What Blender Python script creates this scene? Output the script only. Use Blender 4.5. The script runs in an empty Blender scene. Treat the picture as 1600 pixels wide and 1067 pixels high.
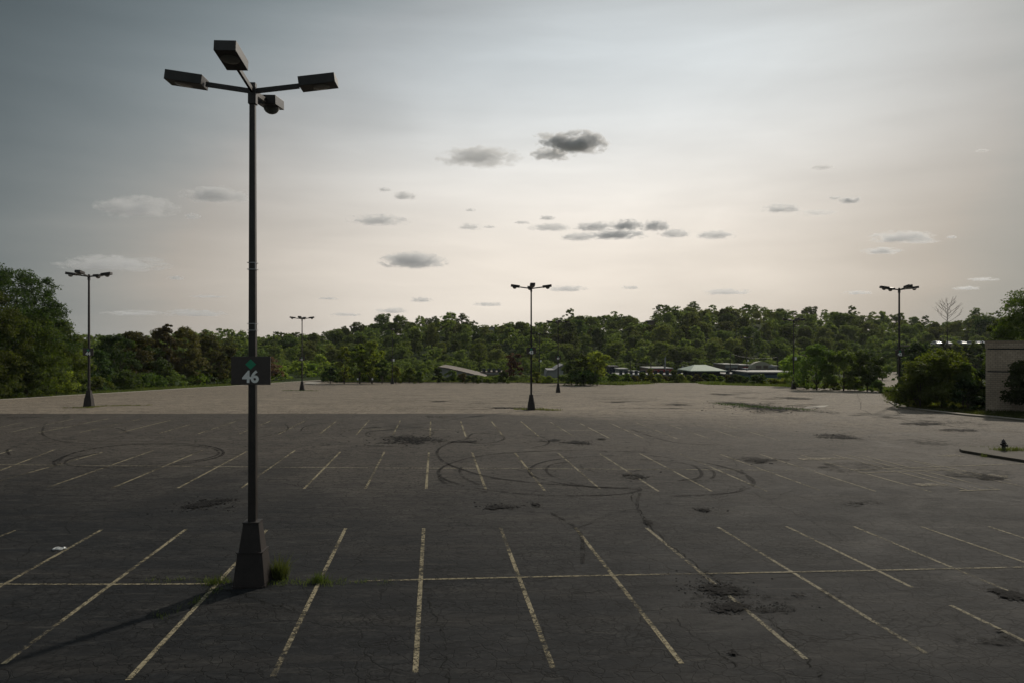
import bpy, math, random
import numpy as np
from mathutils import Vector, Matrix
R_=math.radians
sc=bpy.context.scene
C=sc.collection
# ---------------------------------------------------------------- camera
F=1143.0; EYE=6.5; HZ=537.0
cam=bpy.data.objects.new('camera',bpy.data.cameras.new('camera')); C.objects.link(cam)
cam.location=(0,0,EYE); cam.rotation_euler=(R_(90),0,0)
cam.data.sensor_width=36; cam.data.lens=F/1600*36; cam.data.shift_y=(HZ-533.5)/1600
cam.data.clip_end=9000; cam.data.clip_start=.1
sc.camera=cam
# ---------------------------------------------------------------- exposure and sampling
sc.view_settings.view_transform='Standard'; sc.view_settings.look='None'
sc.view_settings.gamma=1; sc.view_settings.use_curve_mapping=False
sc.view_settings.exposure=0.0
cy=sc.cycles
cy.use_adaptive_sampling=True; cy.adaptive_threshold=.02; cy.use_denoising=True
cy.max_bounces=6; cy.diffuse_bounces=3; cy.glossy_bounces=2; cy.transmission_bounces=4; cy.transparent_max_bounces=12
cy.volume_bounces=3; cy.volume_step_rate=.6; cy.volume_max_steps=128
# ---------------------------------------------------------------- sky and sun
SAZ,SEL=33.0,31.0
w=bpy.data.worlds.new('World'); sc.world=w; w.use_nodes=True
def nodes(nt):
    nt.nodes.clear()
    def N(t,ins=None,**kw):
        n=nt.nodes.new(t)
        for k,v in kw.items(): setattr(n,k,v)
        for k,v in (ins or {}).items():
            s=n.inputs[k]
            if isinstance(v,bpy.types.NodeSocket): nt.links.new(v,s)
            else: s.default_value=v
        return n
    def M(op,a,b=None,c=None,clamp=False):
        i={0:a}
        if b is not None: i[1]=b
        if c is not None: i[2]=c
        return N('ShaderNodeMath',i,operation=op,use_clamp=clamp).outputs[0]
    def MIX(f,a,b,mode='MIX'):
        n=N('ShaderNodeMix',data_type='RGBA',blend_type=mode)
        for k,v in ((0,f),(6,a),(7,b)):
            s=n.inputs[k]
            if isinstance(v,bpy.types.NodeSocket): nt.links.new(v,s)
            else: s.default_value=v if k==0 else (*v[:3],1)
        return n.outputs[2]
    def MR(v,a,b,c=0,d=1,smooth=False):
        return N('ShaderNodeMapRange',{0:v,1:a,2:b,3:c,4:d},interpolation_type='SMOOTHSTEP' if smooth else 'LINEAR').outputs[0]
    def NOISE(vec,scale,detail=4,rough=.55,dim='3D',w=None,dist=0):
        n=N('ShaderNodeTexNoise',noise_dimensions=dim)
        nt.links.new(vec,n.inputs['Vector']); n.inputs['Scale'].default_value=scale
        n.inputs['Detail'].default_value=detail; n.inputs['Roughness'].default_value=rough; n.inputs['Distortion'].default_value=dist
        if w is not None:
            nt.links.new(w,n.inputs['W'])
        return n.outputs[0]
    def MAP(vec,sc_=(1,1,1),loc=(0,0,0),rot=(0,0,0)):
        return N('ShaderNodeMapping',{0:vec,1:loc,2:rot,3:sc_}).outputs[0]
    return N,M,MIX,MR,NOISE,MAP
nt=w.node_tree; N,M,MIX,MR,NOISE,MAP=nodes(nt)
tc=N('ShaderNodeTexCoord'); d=tc.outputs['Generated']
sep=N('ShaderNodeSeparateXYZ',{0:d})
az=M('MULTIPLY',M('ARCTAN2',sep.outputs[0],sep.outputs[1]),180/math.pi/30)
el=M('MULTIPLY',M('ARCSINE',sep.outputs[2]),180/math.pi/20)
elc=M('MINIMUM',M('MAXIMUM',el,0),2.2)
COEF=[-0.46462621,0.04258703,0.53630917,-0.96282524,0.60239025,-0.73534708]
t=M('ADD',COEF[0],M('MULTIPLY',COEF[1],az))
t=M('ADD',t,M('MULTIPLY',COEF[2],elc)); t=M('ADD',t,M('MULTIPLY',COEF[3],M('MULTIPLY',az,az)))
t=M('ADD',t,M('MULTIPLY',COEF[4],M('MULTIPLY',az,elc))); t=M('ADD',t,M('MULTIPLY',COEF[5],M('MULTIPLY',elc,elc)))
# uneven thin veil of high cloud, streaked sideways
vs=NOISE(MAP(d,(1.0,1.0,3.5)),2.2,5,.55,dist=.6)
t=M('ADD',t,M('MULTIPLY',M('SUBTRACT',vs,.5),.45))
vs2=NOISE(MAP(d,(1.2,1.2,9.0),rot=(0,.12,0)),3.0,4,.5,dist=.3)
t=M('ADD',t,M('MULTIPLY',M('SUBTRACT',vs2,.5),.28))
B=M('ADD',M('EXPONENT',M('MINIMUM',M('ADD',t,.17),0)),.050)
back=M('MULTIPLY',MR(sep.outputs[1],.45,-.4,smooth=True),.19); zen=M('MULTIPLY',MR(sep.outputs[2],.50,.85,smooth=True),.26)
B=M('ADD',B,M('MAXIMUM',back,zen))
warm=MIX(MR(el,.25,1.15,smooth=True),(1.06,.965,.85),(.93,1.0,1.03))
dark=MIX(MR(B,.06,.42),(.78,1.0,1.07),warm)
veil=N('ShaderNodeVectorMath',{0:dark,'Scale':B},operation='SCALE').outputs[0]
sky=N('ShaderNodeTexSky',sky_type='NISHITA',sun_disc=False,sun_elevation=R_(SEL),sun_rotation=R_(SAZ),dust_density=3.0)
skb=N('ShaderNodeVectorMath',{0:sky.outputs[0],'Scale':.05},operation='SCALE').outputs[0]
col=MIX(.93,skb,veil)
bg=N('ShaderNodeBackground',{0:col,1:1.0})
nt.links.new(bg.outputs[0],N('ShaderNodeOutputWorld').inputs[0])
sl=bpy.data.lights.new('sun','SUN'); sl.energy=2.6; sl.angle=R_(2.2); sl.color=(1,.90,.76)
so=bpy.data.objects.new('sun',sl); C.objects.link(so)
sd=Vector((math.sin(R_(SAZ))*math.cos(R_(SEL)),math.cos(R_(SAZ))*math.cos(R_(SEL)),math.sin(R_(SEL))))
so.rotation_euler=sd.to_track_quat('Z','Y').to_euler(); so.location=(60,90,70)
# ---------------------------------------------------------------- terrain height
_k=np.array([(-400,0),(58,0),(68,-.04),(74,-.16),(80,-.38),(90,-.68),(110,-1.3),(137,-2.25),(180,-3.4),(205,-4.1),(250,-5.1),(330,-6.6),(3000,-6.6)])
_ys=np.arange(-400,3001,1.0); _zs=np.interp(_ys,_k[:,0],_k[:,1])
_g=np.exp(-(np.arange(-15,16)/5.0)**2/2); _g/=_g.sum(); _zs=np.convolve(np.pad(_zs,15,mode='edge'),_g,'valid')
SKY=np.array([(-3000,515),(130,523),(250,520),(350,512),(400,520),(440,517),(490,514),(520,505),(575,500),(600,494),(650,492),(685,488),(715,495),(745,497),(765,507),(790,498),(860,492),(930,489),(985,486),(1000,498),(1012,498),(1020,481),(1040,474),(1100,476),(1140,477),(1165,468),(1210,473),(1250,482),(1300,478),(1340,485),(1400,490),(1480,497),(1520,486),(1560,484),(4000,484)],float)
def base(y): return np.interp(y,_ys,_zs)
Y0,Y1=338.0,492.0
def Zf(x,y):
    x=np.asarray(x,float); y=np.asarray(y,float)
    z=base(y)
    px=800+F*x/np.maximum(y,1)
    cr=EYE+(HZ-np.interp(px,SKY[:,0],SKY[:,1]))/F*Y1-12.8
    t=np.clip((y-Y0)/(Y1-Y0),0,1); t=t*t*(3-2*t)*.35+.65*t
    return z+(cr-z)*t*(y>Y0)
def Z(x,y): return float(Zf(x,y))
def G(px,py,lift=0.0):
    """photo pixel -> point on the ground"""
    a=(px-800)/F; b=(HZ-py)/F
    lo,hi=3.0,3.0
    while hi<1500:
        if EYE+b*hi<Z(a*hi,hi): break
        lo=hi; hi*=1.02
    for _ in range(30):
        m=(lo+hi)/2
        if EYE+b*m<Z(a*m,m): hi=m
        else: lo=m
    return Vector((a*hi,hi,Z(a*hi,hi)+lift))
def W(px,py,D): return Vector(((px-800)/F*D,D,EYE+(HZ-py)/F*D))
# ---------------------------------------------------------------- mesh helpers
def tag(o,label=None,cat=None,group=None,kind=None):
    if label: o['label']=label
    if cat: o['category']=cat
    if group: o['group']=group
    if kind: o['kind']=kind
    return o
def link(name,me,parent=None):
    o=bpy.data.objects.new(name,me); C.objects.link(o)
    if parent is not None: o.parent=parent
    return o
def empty(name,loc,rz=0):
    o=bpy.data.objects.new(name,None); C.objects.link(o); o.location=loc; o.rotation_euler=(0,0,rz); o.empty_display_size=.2
    return o
class MB:
    def __init__(s): s.v=[]; s.f=[]; s.mi=[]; s.sm=[]
    def add(s,vs,fs,mi=0,sm=False):
        n=len(s.v); s.v+= [tuple(v) for v in vs]
        for f in fs: s.f.append([n+i for i in f]); s.mi.append(mi); s.sm.append(sm)
        return s
    def box(s,c,size,rot=None,taper=1.0,mi=0):
        hx,hy,hz=size[0]/2,size[1]/2,size[2]/2
        vs=[]
        for z,t in ((-hz,1),(hz,taper)):
            for x,y in ((-1,-1),(1,-1),(1,1),(-1,1)):
                v=Vector((x*hx*t,y*hy*t,z))
                if rot is not None: v=rot@v
                vs.append(v+Vector(c))
        return s.add(vs,[(3,2,1,0),(4,5,6,7),(0,1,5,4),(1,2,6,5),(2,3,7,6),(3,0,4,7)],mi)
    def tube(s,pts,rads,n=8,mi=0,cap=True,sm=True):
        pts=[Vector(p) for p in pts]; vs=[]; k=len(pts)
        for i,p in enumerate(pts):
            t=(pts[min(i+1,k-1)]-pts[max(i-1,0)]).normalized()
            a=t.cross(Vector((0,0,1)) if abs(t.z)<.95 else Vector((1,0,0))).normalized(); b=t.cross(a)
            for j in range(n):
                q=2*math.pi*j/n; vs.append(p+(a*math.cos(q)+b*math.sin(q))*rads[i])
        fs=[]
        for i in range(k-1):
            for j in range(n):
                j2=(j+1)%n; fs.append((i*n+j,i*n+j2,(i+1)*n+j2,(i+1)*n+j))
        s.add(vs,fs,mi,sm)
        if cap: s.add(vs[:n],[tuple(range(n))],mi); s.add(vs[-n:],[tuple(range(n))[::-1]],mi)
        return s
    def lathe(s,prof,n=16,c=(0,0,0),mi=0,sm=True):
        vs=[]
        for r,z in prof:
            for j in range(n):
                q=2*math.pi*j/n; vs.append((c[0]+r*math.cos(q),c[1]+r*math.sin(q),c[2]+z))
        fs=[(i*n+j,i*n+(j+1)%n,(i+1)*n+(j+1)%n,(i+1)*n+j) for i in range(len(prof)-1) for j in range(n)]
        return s.add(vs,fs,mi,sm)
    def mesh(s,name,mats):
        me=bpy.data.meshes.new(name); me.from_pydata(s.v,[],s.f)
        for m in (mats if isinstance(mats,(list,tuple)) else [mats]): me.materials.append(m)
        me.polygons.foreach_set('material_index',s.mi); me.polygons.foreach_set('use_smooth',s.sm); me.update()
        return me
    def build(s,name,mats,parent=None,bevel=0):
        o=link(name,s.mesh(name,mats),parent)
        if bevel:
            b=o.modifiers.new('bevel','BEVEL'); b.width=bevel; b.segments=2; b.limit_method='ANGLE'
        return o
def np_mesh(name,V,Fq,mats,mi=None,smooth=False):
    me=bpy.data.meshes.new(name); V=np.asarray(V,np.float32); Fq=np.asarray(Fq,np.int32)
    me.vertices.add(len(V)); me.vertices.foreach_set('co',V.ravel())
    k=Fq.shape[1]; me.loops.add(Fq.size); me.loops.foreach_set('vertex_index',Fq.ravel())
    me.polygons.add(len(Fq)); me.polygons.foreach_set('loop_start',np.arange(0,Fq.size,k,dtype=np.int32))
    me.polygons.foreach_set('loop_total',np.full(len(Fq),k,np.int32))
    for m in (mats if isinstance(mats,(list,tuple)) else [mats]): me.materials.append(m)
    if mi is not None: me.polygons.foreach_set('material_index',np.asarray(mi,np.int32))
    me.update(calc_edges=True); me.validate()
    if smooth: me.polygons.foreach_set('use_smooth',[True]*len(me.polygons))
    return me
# ---------------------------------------------------------------- materials
def mat(name,fn):
    m=bpy.data.materials.new(name); m.use_nodes=True; T=nodes(m.node_tree); fn(m.node_tree,*T); return m
def principled(nt,N,color,rough=.6,metal=0,bump=None,bstr=.3,bdist=.02,spec=.5,**kw):
    p=N('ShaderNodeBsdfPrincipled',{'Roughness':rough,'Metallic':metal,'Specular IOR Level':spec})
    if isinstance(color,bpy.types.NodeSocket): nt.links.new(color,p.inputs[0])
    else: p.inputs[0].default_value=(*color,1)
    if bump is not None:
        b=N('ShaderNodeBump',{'Strength':bstr,'Distance':bdist,'Height':bump}); nt.links.new(b.outputs[0],p.inputs['Normal'])
    return p
def out(nt,N,s): nt.links.new(s,N('ShaderNodeOutputMaterial').inputs[0])
def simple(name,color,rough=.6,metal=0,var=.35,scale=4.0,spec=.5,bstr=.15):
    def fn(nt,N,M,MIX,MR,NOISE,MAP):
        tc=N('ShaderNodeTexCoord').outputs['Object']
        n=NOISE(tc,scale,6,.6); n2=NOISE(tc,scale*7,3,.6)
        f=M('ADD',M('MULTIPLY',n,.7),M('MULTIPLY',n2,.3))
        c=MIX(MR(f,.3,.7),tuple(x*(1-var) for x in color),tuple(min(1,x*(1+var)) for x in color))
        p=principled(nt,N,c,rough,metal,bump=n2,bstr=bstr,spec=spec); out(nt,N,p.outputs[0])
    return mat(name,fn)
def foliage(name,c1,c2,trans=.35,hue=.5):
    def fn(nt,N,M,MIX,MR,NOISE,MAP):
        geo=N('ShaderNodeNewGeometry'); oi=N('ShaderNodeObjectInfo')
        tc=N('ShaderNodeTexCoord').outputs['Object']
        n=NOISE(tc,.45,3,.6)
        r=geo.outputs['Random Per Island']
        f=M('ADD',M('MULTIPLY',n,.9),M('MULTIPLY',r,.35),None); f=M('SUBTRACT',f,.12)
        c=MIX(MR(f,.2,.9),c1,c2)
        hs=N('ShaderNodeHueSaturation',{'Hue':MR(oi.outputs['Random'],0,1,.5-.04*hue*2,.5+.02*hue*2),'Saturation':.86,'Value':MR(M('FRACT',M('MULTIPLY',oi.outputs['Random'],7.31)),0,1,.58,1.35),'Color':c})
        d=N('ShaderNodeBsdfPrincipled',{0:hs.outputs[0],'Roughness':.65,'Specular IOR Level':.12})
        tcol=MIX(1.0,hs.outputs[0],(1.25,1.35,.45),'MULTIPLY')
        t=N('ShaderNodeBsdfTranslucent',{0:tcol})
        m=N('ShaderNodeMixShader',{0:trans,1:d.outputs[0],2:t.outputs[0]}); out(nt,N,m.outputs[0])
    return mat(name,fn)
MT={}
MT['leaf']=foliage('leaf_green',(.055,.095,.022),(.125,.18,.040),.5)
MT['leaf_hill']=foliage('leaf_hillside',(.070,.108,.032),(.18,.215,.062),.52)
MT['leaf_light']=foliage('leaf_light_green',(.12,.18,.022),(.23,.29,.045),.55)
MT['leaf_dark']=foliage('leaf_dark_green',(.030,.058,.018),(.07,.11,.030),.4)
MT['leaf_brown']=foliage('leaf_olive_brown',(.070,.072,.024),(.15,.125,.048),.4)
MT['leaf_red']=foliage('leaf_russet',(.10,.055,.038),(.17,.09,.06),.35)
MT['grass']=foliage('grass_blades',(.06,.085,.024),(.135,.165,.048),.42)
MT['bark']=simple('bark',(.055,.045,.035),.9,scale=3)
MT['bronze']=simple('dark_bronze_paint',(.021,.017,.015),.45,0,.55,3,.45,.08)
MT['bronze_w']=simple('weathered_bronze_cover',(.020,.015,.014),.6,0,.45,2.5,.4,.15)
MT['steel']=simple('galvanised_steel',(.35,.35,.36),.35,.8,.15,8)
MT['lens']=simple('frosted_lens',(.16,.155,.145),.25,0,.2,5,.6,.05)
MT['sign']=simple('sign_brown',(.050,.041,.037),.5,0,.25,3,.4,.05)
MT['white']=simple('white_paint',(.80,.80,.78),.5,0,.12,8)
MT['greenp']=simple('green_paint',(.012,.23,.12),.5,0,.15,8)
MT['conc']=simple('concrete',(.30,.275,.235),.9,0,.28,2.5)
MT['kerb']=simple('kerb_concrete',(.15,.13,.10),.9,0,.35,3)
MT['island']=simple('weathered_island_concrete',(.055,.046,.033),.95,0,.35,2)
MT['wire']=simple('black_cable',(.03,.03,.03),.6)
MT['iron']=simple('dark_cast_iron',(.028,.020,.022),.55,.2)
MT['rubble']=simple('broken_asphalt',(.018,.018,.019),.95,0,.5,14,.2,.4)
# --- asphalt
def _asph(nt,N,M,MIX,MR,NOISE,MAP):
    g=N('ShaderNodeNewGeometry').outputs['Position']
    s=N('ShaderNodeSeparateXYZ',{0:g}); X,Y=s.outputs[0],s.outputs[1]
    g2=N('ShaderNodeCombineXYZ',{0:X,1:Y,2:0.0}).outputs[0]
    wob=NOISE(g2,.9,3,.6)
    big=NOISE(g2,.055,4,.6,dist=.5); mid=NOISE(g2,.35,6,.65,dist=.6); fin=NOISE(g2,9,5,.7); gr=NOISE(g2,55,2,.6)
    strk=NOISE(MAP(g2,(.10,.9,1)),1.0,5,.6,dist=.4)
    # newer sealcoat near, old bleached surface beyond 69.5 m, its edge straight on the left and lost on the right
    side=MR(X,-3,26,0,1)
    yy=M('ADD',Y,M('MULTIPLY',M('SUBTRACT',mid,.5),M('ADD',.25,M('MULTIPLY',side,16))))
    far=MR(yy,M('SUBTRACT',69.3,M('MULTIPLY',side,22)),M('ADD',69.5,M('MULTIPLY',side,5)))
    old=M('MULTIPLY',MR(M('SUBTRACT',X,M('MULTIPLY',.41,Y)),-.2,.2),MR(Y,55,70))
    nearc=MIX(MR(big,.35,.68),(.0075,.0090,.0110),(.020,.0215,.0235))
    dust_vignette=MR(M('ADD',Y,M('MULTIPLY',M('SUBTRACT',big,.5),40)),22,50,smooth=True)  # tan dust farther out, plus vignette darkening painted into the near asphalt colour
    nearc=MIX(M('MULTIPLY',dust_vignette,.85),nearc,MIX(MR(mid,.3,.7),(.062,.052,.043),(.130,.110,.090)))
    nearc=MIX(M('MULTIPLY',MR(strk,.45,.75),MR(dust_vignette,0,1,.35,1)),nearc,(.072,.063,.053))
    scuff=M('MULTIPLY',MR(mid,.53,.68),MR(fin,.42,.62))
    nearc=MIX(M('MULTIPLY',scuff,MR(dust_vignette,0,1,.35,.6)),nearc,(.12,.115,.105))
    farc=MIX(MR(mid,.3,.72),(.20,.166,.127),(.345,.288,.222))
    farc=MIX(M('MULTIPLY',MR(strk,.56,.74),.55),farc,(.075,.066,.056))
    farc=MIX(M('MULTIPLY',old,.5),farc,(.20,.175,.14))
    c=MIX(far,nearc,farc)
    # dark oil and damp patches
    st=NOISE(MAP(g2,(.5,1,1),loc=(31,7,0)),.22,5,.6,dist=.8)
    c=MIX(M('MULTIPLY',MR(st,.62,.74),.5),c,(.020,.020,.021))
    m2=NOISE(MAP(g2,(.55,1.3,1),loc=(4,9,0)),2.2,6,.72,dist=1.0)
    c=MIX(M('MULTIPLY',MR(m2,.50,.38),.65),c,(.008,.009,.010)); c=MIX(M('MULTIPLY',MR(m2,.53,.68),MR(dust_vignette,0,1,.30,.55)),c,MIX(far,(.070,.068,.064),(.35,.295,.235)))
    m4=NOISE(MAP(g2,(.22,1.6,1),loc=(14,19,0)),2.6,5,.7,dist=.6)
    c=MIX(M('MULTIPLY',MR(m4,.56,.70),.38),c,MIX(far,(.095,.087,.076),(.34,.29,.23))); c=MIX(M('MULTIPLY',MR(m4,.46,.34),.4),c,MIX(far,(.008,.008,.009),(.075,.064,.052)))
    m3=NOISE(MAP(g2,(.035,.6,1),loc=(2,5,0)),1.0,6,.68,dist=.5)
    c=MIX(M('MULTIPLY',MR(m3,.56,.66),M('MULTIPLY',far,.5)),c,(.055,.048,.042))
    # speckle
    c=MIX(MR(gr,.45,.7,0,.30),c,MIX(M('MAXIMUM',far,M('MULTIPLY',dust_vignette,.6)),(.040,.042,.045),(.16,.145,.125))); c=MIX(MR(fin,.5,.32,0,.6),c,(.009,.009,.009)); c=MIX(MR(fin,.56,.70,0,.5),c,MIX(far,MIX(dust_vignette,(.038,.040,.043),(.10,.088,.074)),(.32,.27,.215)))
    # cracks: fine alligator net plus wide wandering cracks
    off=N('ShaderNodeVectorMath',{0:N('ShaderNodeTexNoise',{'Vector':g2,'Scale':1.3,'Detail':4}).outputs[1],'Scale':.9},operation='SCALE').outputs[0]
    gd=N('ShaderNodeVectorMath',{0:g2,1:off},operation='ADD').outputs[0]
    v1=N('ShaderNodeTexVoronoi',{'Vector':gd,'Scale':2.5},feature='DISTANCE_TO_EDGE').outputs['Distance']
    v2=N('ShaderNodeTexVoronoi',{'Vector':gd,'Scale':.33},feature='DISTANCE_TO_EDGE').outputs['Distance']
    cm=NOISE(MAP(g2,loc=(9,3,0)),.16,3,.6)
    cr1=M('MULTIPLY',MR(v1,.040,.012),MR(cm,.32,.50)); cr2=M('MULTIPLY',MR(v2,.009,.003),MR(cm,.60,.45))
    cr=M('MAXIMUM',M('MULTIPLY',cr1,.9),cr2)
    c=MIX(M('MULTIPLY',cr,.80),c,(.005,.005,.005))
    rough=MR(mid,.3,.7,.80,.92)
    hgt=M('SUBTRACT',M('ADD',M('MULTIPLY',gr,.35),M('MULTIPLY',fin,.6)),M('MULTIPLY',cr,1.2))
    p=principled(nt,N,c,rough,0,bump=hgt,bstr=.55,bdist=.012,spec=.12); out(nt,N,p.outputs[0])
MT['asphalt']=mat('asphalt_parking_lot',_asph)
def _soil(nt,N,M,MIX,MR,NOISE,MAP):
    g=N('ShaderNodeNewGeometry').outputs['Position']
    a=NOISE(g,.25,5,.6); b=NOISE(g,3,4,.6)
    c=MIX(MR(M('ADD',M('MULTIPLY',a,.6),M('MULTIPLY',b,.4)),.35,.65),(.018,.030,.010),(.045,.062,.020))
    p=principled(nt,N,c,.95,0,bump=b,bstr=.6,bdist=.2,spec=.03); out(nt,N,p.outputs[0])
MT['soil']=mat('rough_grass_ground',_soil)
def paint(name,color,wear,glow=0,sc1=5.0):
    def fn(nt,N,M,MIX,MR,NOISE,MAP):
        g=N('ShaderNodeNewGeometry').outputs['Position']
        s=N('ShaderNodeSeparateXYZ',{0:g}); g2=N('ShaderNodeCombineXYZ',{0:s.outputs[0],1:s.outputs[1],2:0.0}).outputs[0]
        a=NOISE(g2,sc1,6,.75); b=NOISE(g2,.35,3,.6); v=N('ShaderNodeTexVoronoi',{'Vector':g2,'Scale':7.0},feature='DISTANCE_TO_EDGE').outputs['Distance']
        f=M('ADD',M('MULTIPLY',a,.7),M('MULTIPLY',b,.5))
        al=M('MULTIPLY',MR(f,wear-.07,wear+.07),MR(v,.01,.05))
        c=MIX(MR(b,.4,.6),tuple(x*.75 for x in color),color)
        p=principled(nt,N,c,.9,spec=.1); t=N('ShaderNodeBsdfTransparent')
        m=N('ShaderNodeMixShader',{0:al,1:t.outputs[0],2:p.outputs[0]}); out(nt,N,m.outputs[0])
    return mat(name,fn)
MT['yellow']=paint('worn_yellow_line_paint',(.30,.26,.175),.565)
MT['yellow2']=paint('faded_line_paint',(.27,.24,.175),.55)
MT['yellow3']=paint('ghost_line_paint',(.30,.265,.20),.60)
MT['bluep']=paint('worn_blue_white_paint',(.16,.21,.24),.62)
MT['skid']=paint('tyre_rubber',(.014,.013,.013),.585,sc1=3.0)
MT['skid2']=paint('faint_tyre_rubber',(.018,.017,.016),.615,sc1=3.0)
MT['crackm']=paint('open_crack',(.009,.010,.008),.53,sc1=2.5)
MT['stain']=paint('dark_stain',(.019,.019,.018),.67,sc1=2.6)
MT['patch']=paint('asphalt_patch',(.034,.031,.029),.40,sc1=3)
def _crumb(nt,N,M,MIX,MR,NOISE,MAP):
    g=N('ShaderNodeNewGeometry').outputs['Position']
    s=N('ShaderNodeSeparateXYZ',{0:g}); g2=N('ShaderNodeCombineXYZ',{0:s.outputs[0],1:s.outputs[1],2:0.0}).outputs[0]
    fa=N('ShaderNodeAttribute',attribute_name='fall').outputs['Fac']
    a=NOISE(g2,1.1,3,.6,dist=.8); b=NOISE(g2,6.5,5,.72,dist=.5)
    f=M('ADD',M('ADD',M('MULTIPLY',a,.9),M('MULTIPLY',b,1.3)),M('MULTIPLY',fa,.36))
    al=MR(f,1.32,1.37)
    c=MIX(MR(b,.4,.65),(.006,.006,.007),(.022,.021,.020))
    p=principled(nt,N,c,.95,spec=.08,bump=b,bstr=.9,bdist=.05); t=N('ShaderNodeBsdfTransparent')
    out(nt,N,N('ShaderNodeMixShader',{0:al,1:t.outputs[0],2:p.outputs[0]}).outputs[0])
MT['crumb']=mat('crumbled_pothole',_crumb)
# ---------------------------------------------------------------- ground
def grid(name,xs,ys,zf,m):
    Xg,Yg=np.meshgrid(xs,ys); Zg=zf(Xg,Yg); V=np.stack([Xg,Yg,Zg],-1).reshape(-1,3)
    nx,ny=len(xs),len(ys); i=np.arange(nx*ny).reshape(ny,nx)
    Fq=np.stack([i[:-1,:-1],i[:-1,1:],i[1:,1:],i[1:,:-1]],-1).reshape(-1,4)
    return link(name,np_mesh(name,V,Fq,m,smooth=True))
def axis(a,b,s0,g,mx):
    o=[0.0]; s=s0
    while o[-1]<b: o.append(o[-1]+s); s=min(mx,s*g)
    o=np.array(o); return o
xr=axis(0,2600,4,1.03,120); xs=np.concatenate([-xr[::-1][:-1],xr])
ys=np.concatenate([np.arange(-300,-20,20),np.arange(-20,340,2.5),np.arange(340,520,5),np.arange(530,900,40),np.arange(950,3000,250)])
tag(grid('ground',xs,ys,lambda x,y:Zf(x,y)-.10,MT['soil']),kind='structure')
def strip_to(pxs,lift): return [G(a,b,lift) for a,b in pxs]
# lot outline from its far edge and side edges
edge_px=[(0,624.5),(60,621),(130,616.5),(200,612),(280,607.5),(360,603),(420,598.5),(470,595),(515,592.5),(524,595.8),(535,597.2),(600,597.4),(700,597.4),(800,597.6),(900,599.5),(975,601.5),(985,597.6),(1090,597.8),(1105,600.5),(1200,602.8),(1300,606.5),(1378,610.5),(1388,618),(1393,625),(1402,632),(1420,638.5),(1460,643.5),(1500,648),(1550,652.5),(1600,657.5),(1700,667),(1800,677)]
edge=[G(a,b) for a,b in edge_px]
def scan_poly(name,edge,m,lift):
    """a sheet cut in thin rows so it follows the ground, bounded by the outline"""
    poly=[Vector((-75,-8,0)),Vector((-75,edge[0].y-3,0))]+[Vector((p.x,p.y,0)) for p in edge]+[Vector((70,-8,0))]
    import bmesh
    bm=bmesh.new(); bm.faces.new([bm.verts.new(p) for p in poly])
    y=-6.0
    while y<240:
        g=bm.verts[:]+bm.edges[:]+bm.faces[:]
        bmesh.ops.bisect_plane(bm,geom=g,plane_co=(0,y,0),plane_no=(0,1,0)); y+=60 if y<50 and False else (3.0 if y>50 else 14)
    for v in bm.verts: v.co.z=Z(v.co.x,v.co.y)+lift
    bmesh.ops.triangulate(bm,faces=bm.faces[:])
    me=bpy.data.meshes.new(name); bm.to_mesh(me); bm.free(); me.materials.append(m)
    if me.polygons[0].normal.z<0: me.flip_normals()
    return link(name,me)
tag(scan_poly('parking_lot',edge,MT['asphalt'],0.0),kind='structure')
def ribbon(mb,pts,wd,lift,step=2.5,uneven=0,rg=random):
    """flat band along ground points"""
    P=[Vector((p.x,p.y,0)) for p in pts]; Q=[P[0]]
    for a,b in zip(P,P[1:]):
        n=max(1,int((b-a).length/step))
        for i in range(1,n+1): Q.append(a.lerp(b,i/n))
    vs=[]
    for i,q in enumerate(Q):
        t=(Q[min(i+1,len(Q)-1)]-Q[max(i-1,0)]).normalized(); n=Vector((-t.y,t.x,0))
        ww=wd/2*(1+uneven*rg.uniform(-1,1))
        for s in (-1,1):
            v=q+n*ww*s; vs.append((v.x,v.y,Z(v.x,v.y)+lift))
    mb.add(vs,[(2*i,2*i+1,2*i+3,2*i+2) for i in range(len(Q)-1)])
def smooth(pts,n=8):
    o=[]; k=len(pts)
    for i in range(k-1):
        p0,p1,p2,p3=pts[max(i-1,0)],pts[i],pts[i+1],pts[min(i+2,k-1)]
        for j in range(n):
            t=j/n; o.append(.5*((2*p1)+(p2-p0)*t+(2*p0-5*p1+4*p2-p3)*t*t+(3*p1-p0-3*p2+p3)*t**3))
    o.append(pts[-1]); return o
# painted stall lines
row1=[((24,828),(-205,918)),((159,827),(-150,1000)),((291,826),(5,1037)),((417,827),(200,1062)),((540,825),(426,1057)),((662,825),(649,1050)),((782,824),(864,1043)),((899,824),(1065,1036))]
row1b=[((1010,824),(1259,1029)),((1122,823),(1447,1020)),((1229,822),(1425,917)),((1485,945),(1640,1020)),((1334,822),(1610,937)),((1439,822),(1680,905)),((1545,822),(1800,905))]
row2=[((85,702),(-80,765)),((160,706),(-5,752)),((240,703),(74,761)),((316,703),(175,762)),((387,704),(278,762)),((461,703),(377,762)),((532,705),(475,763)),((601,705),(571,763)),((670,706),(666,763)),((737.5,706),(759,764)),((805,707),(851,766))]
row2b=[((872,707),(937,763)),((937,708),(1029,767)),((1000,708),(1112,767)),((1062,708),(1198,767)),((1125,709),(1283,766)),((1187,709),(1368,767)),((1250,710),(1455,768)),((20,702),(-180,766))]
row3=[((170,653.5),(57,676)),((220,654),(125,675)),((270,655),(186,676)),((325,655),(247,677)),((377,655),(310,677)),((427,655.5),(372,678)),((478,656),(435,678)),((528,655.5),(500,677)),((577,656),(557,678.5)),((625.5,656.6),(614,679)),((673,656.6),(672,681.5)),((720,657.5),(728,682)),((768,658),(786.5,681)),((814,658),(843,682))]
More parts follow.
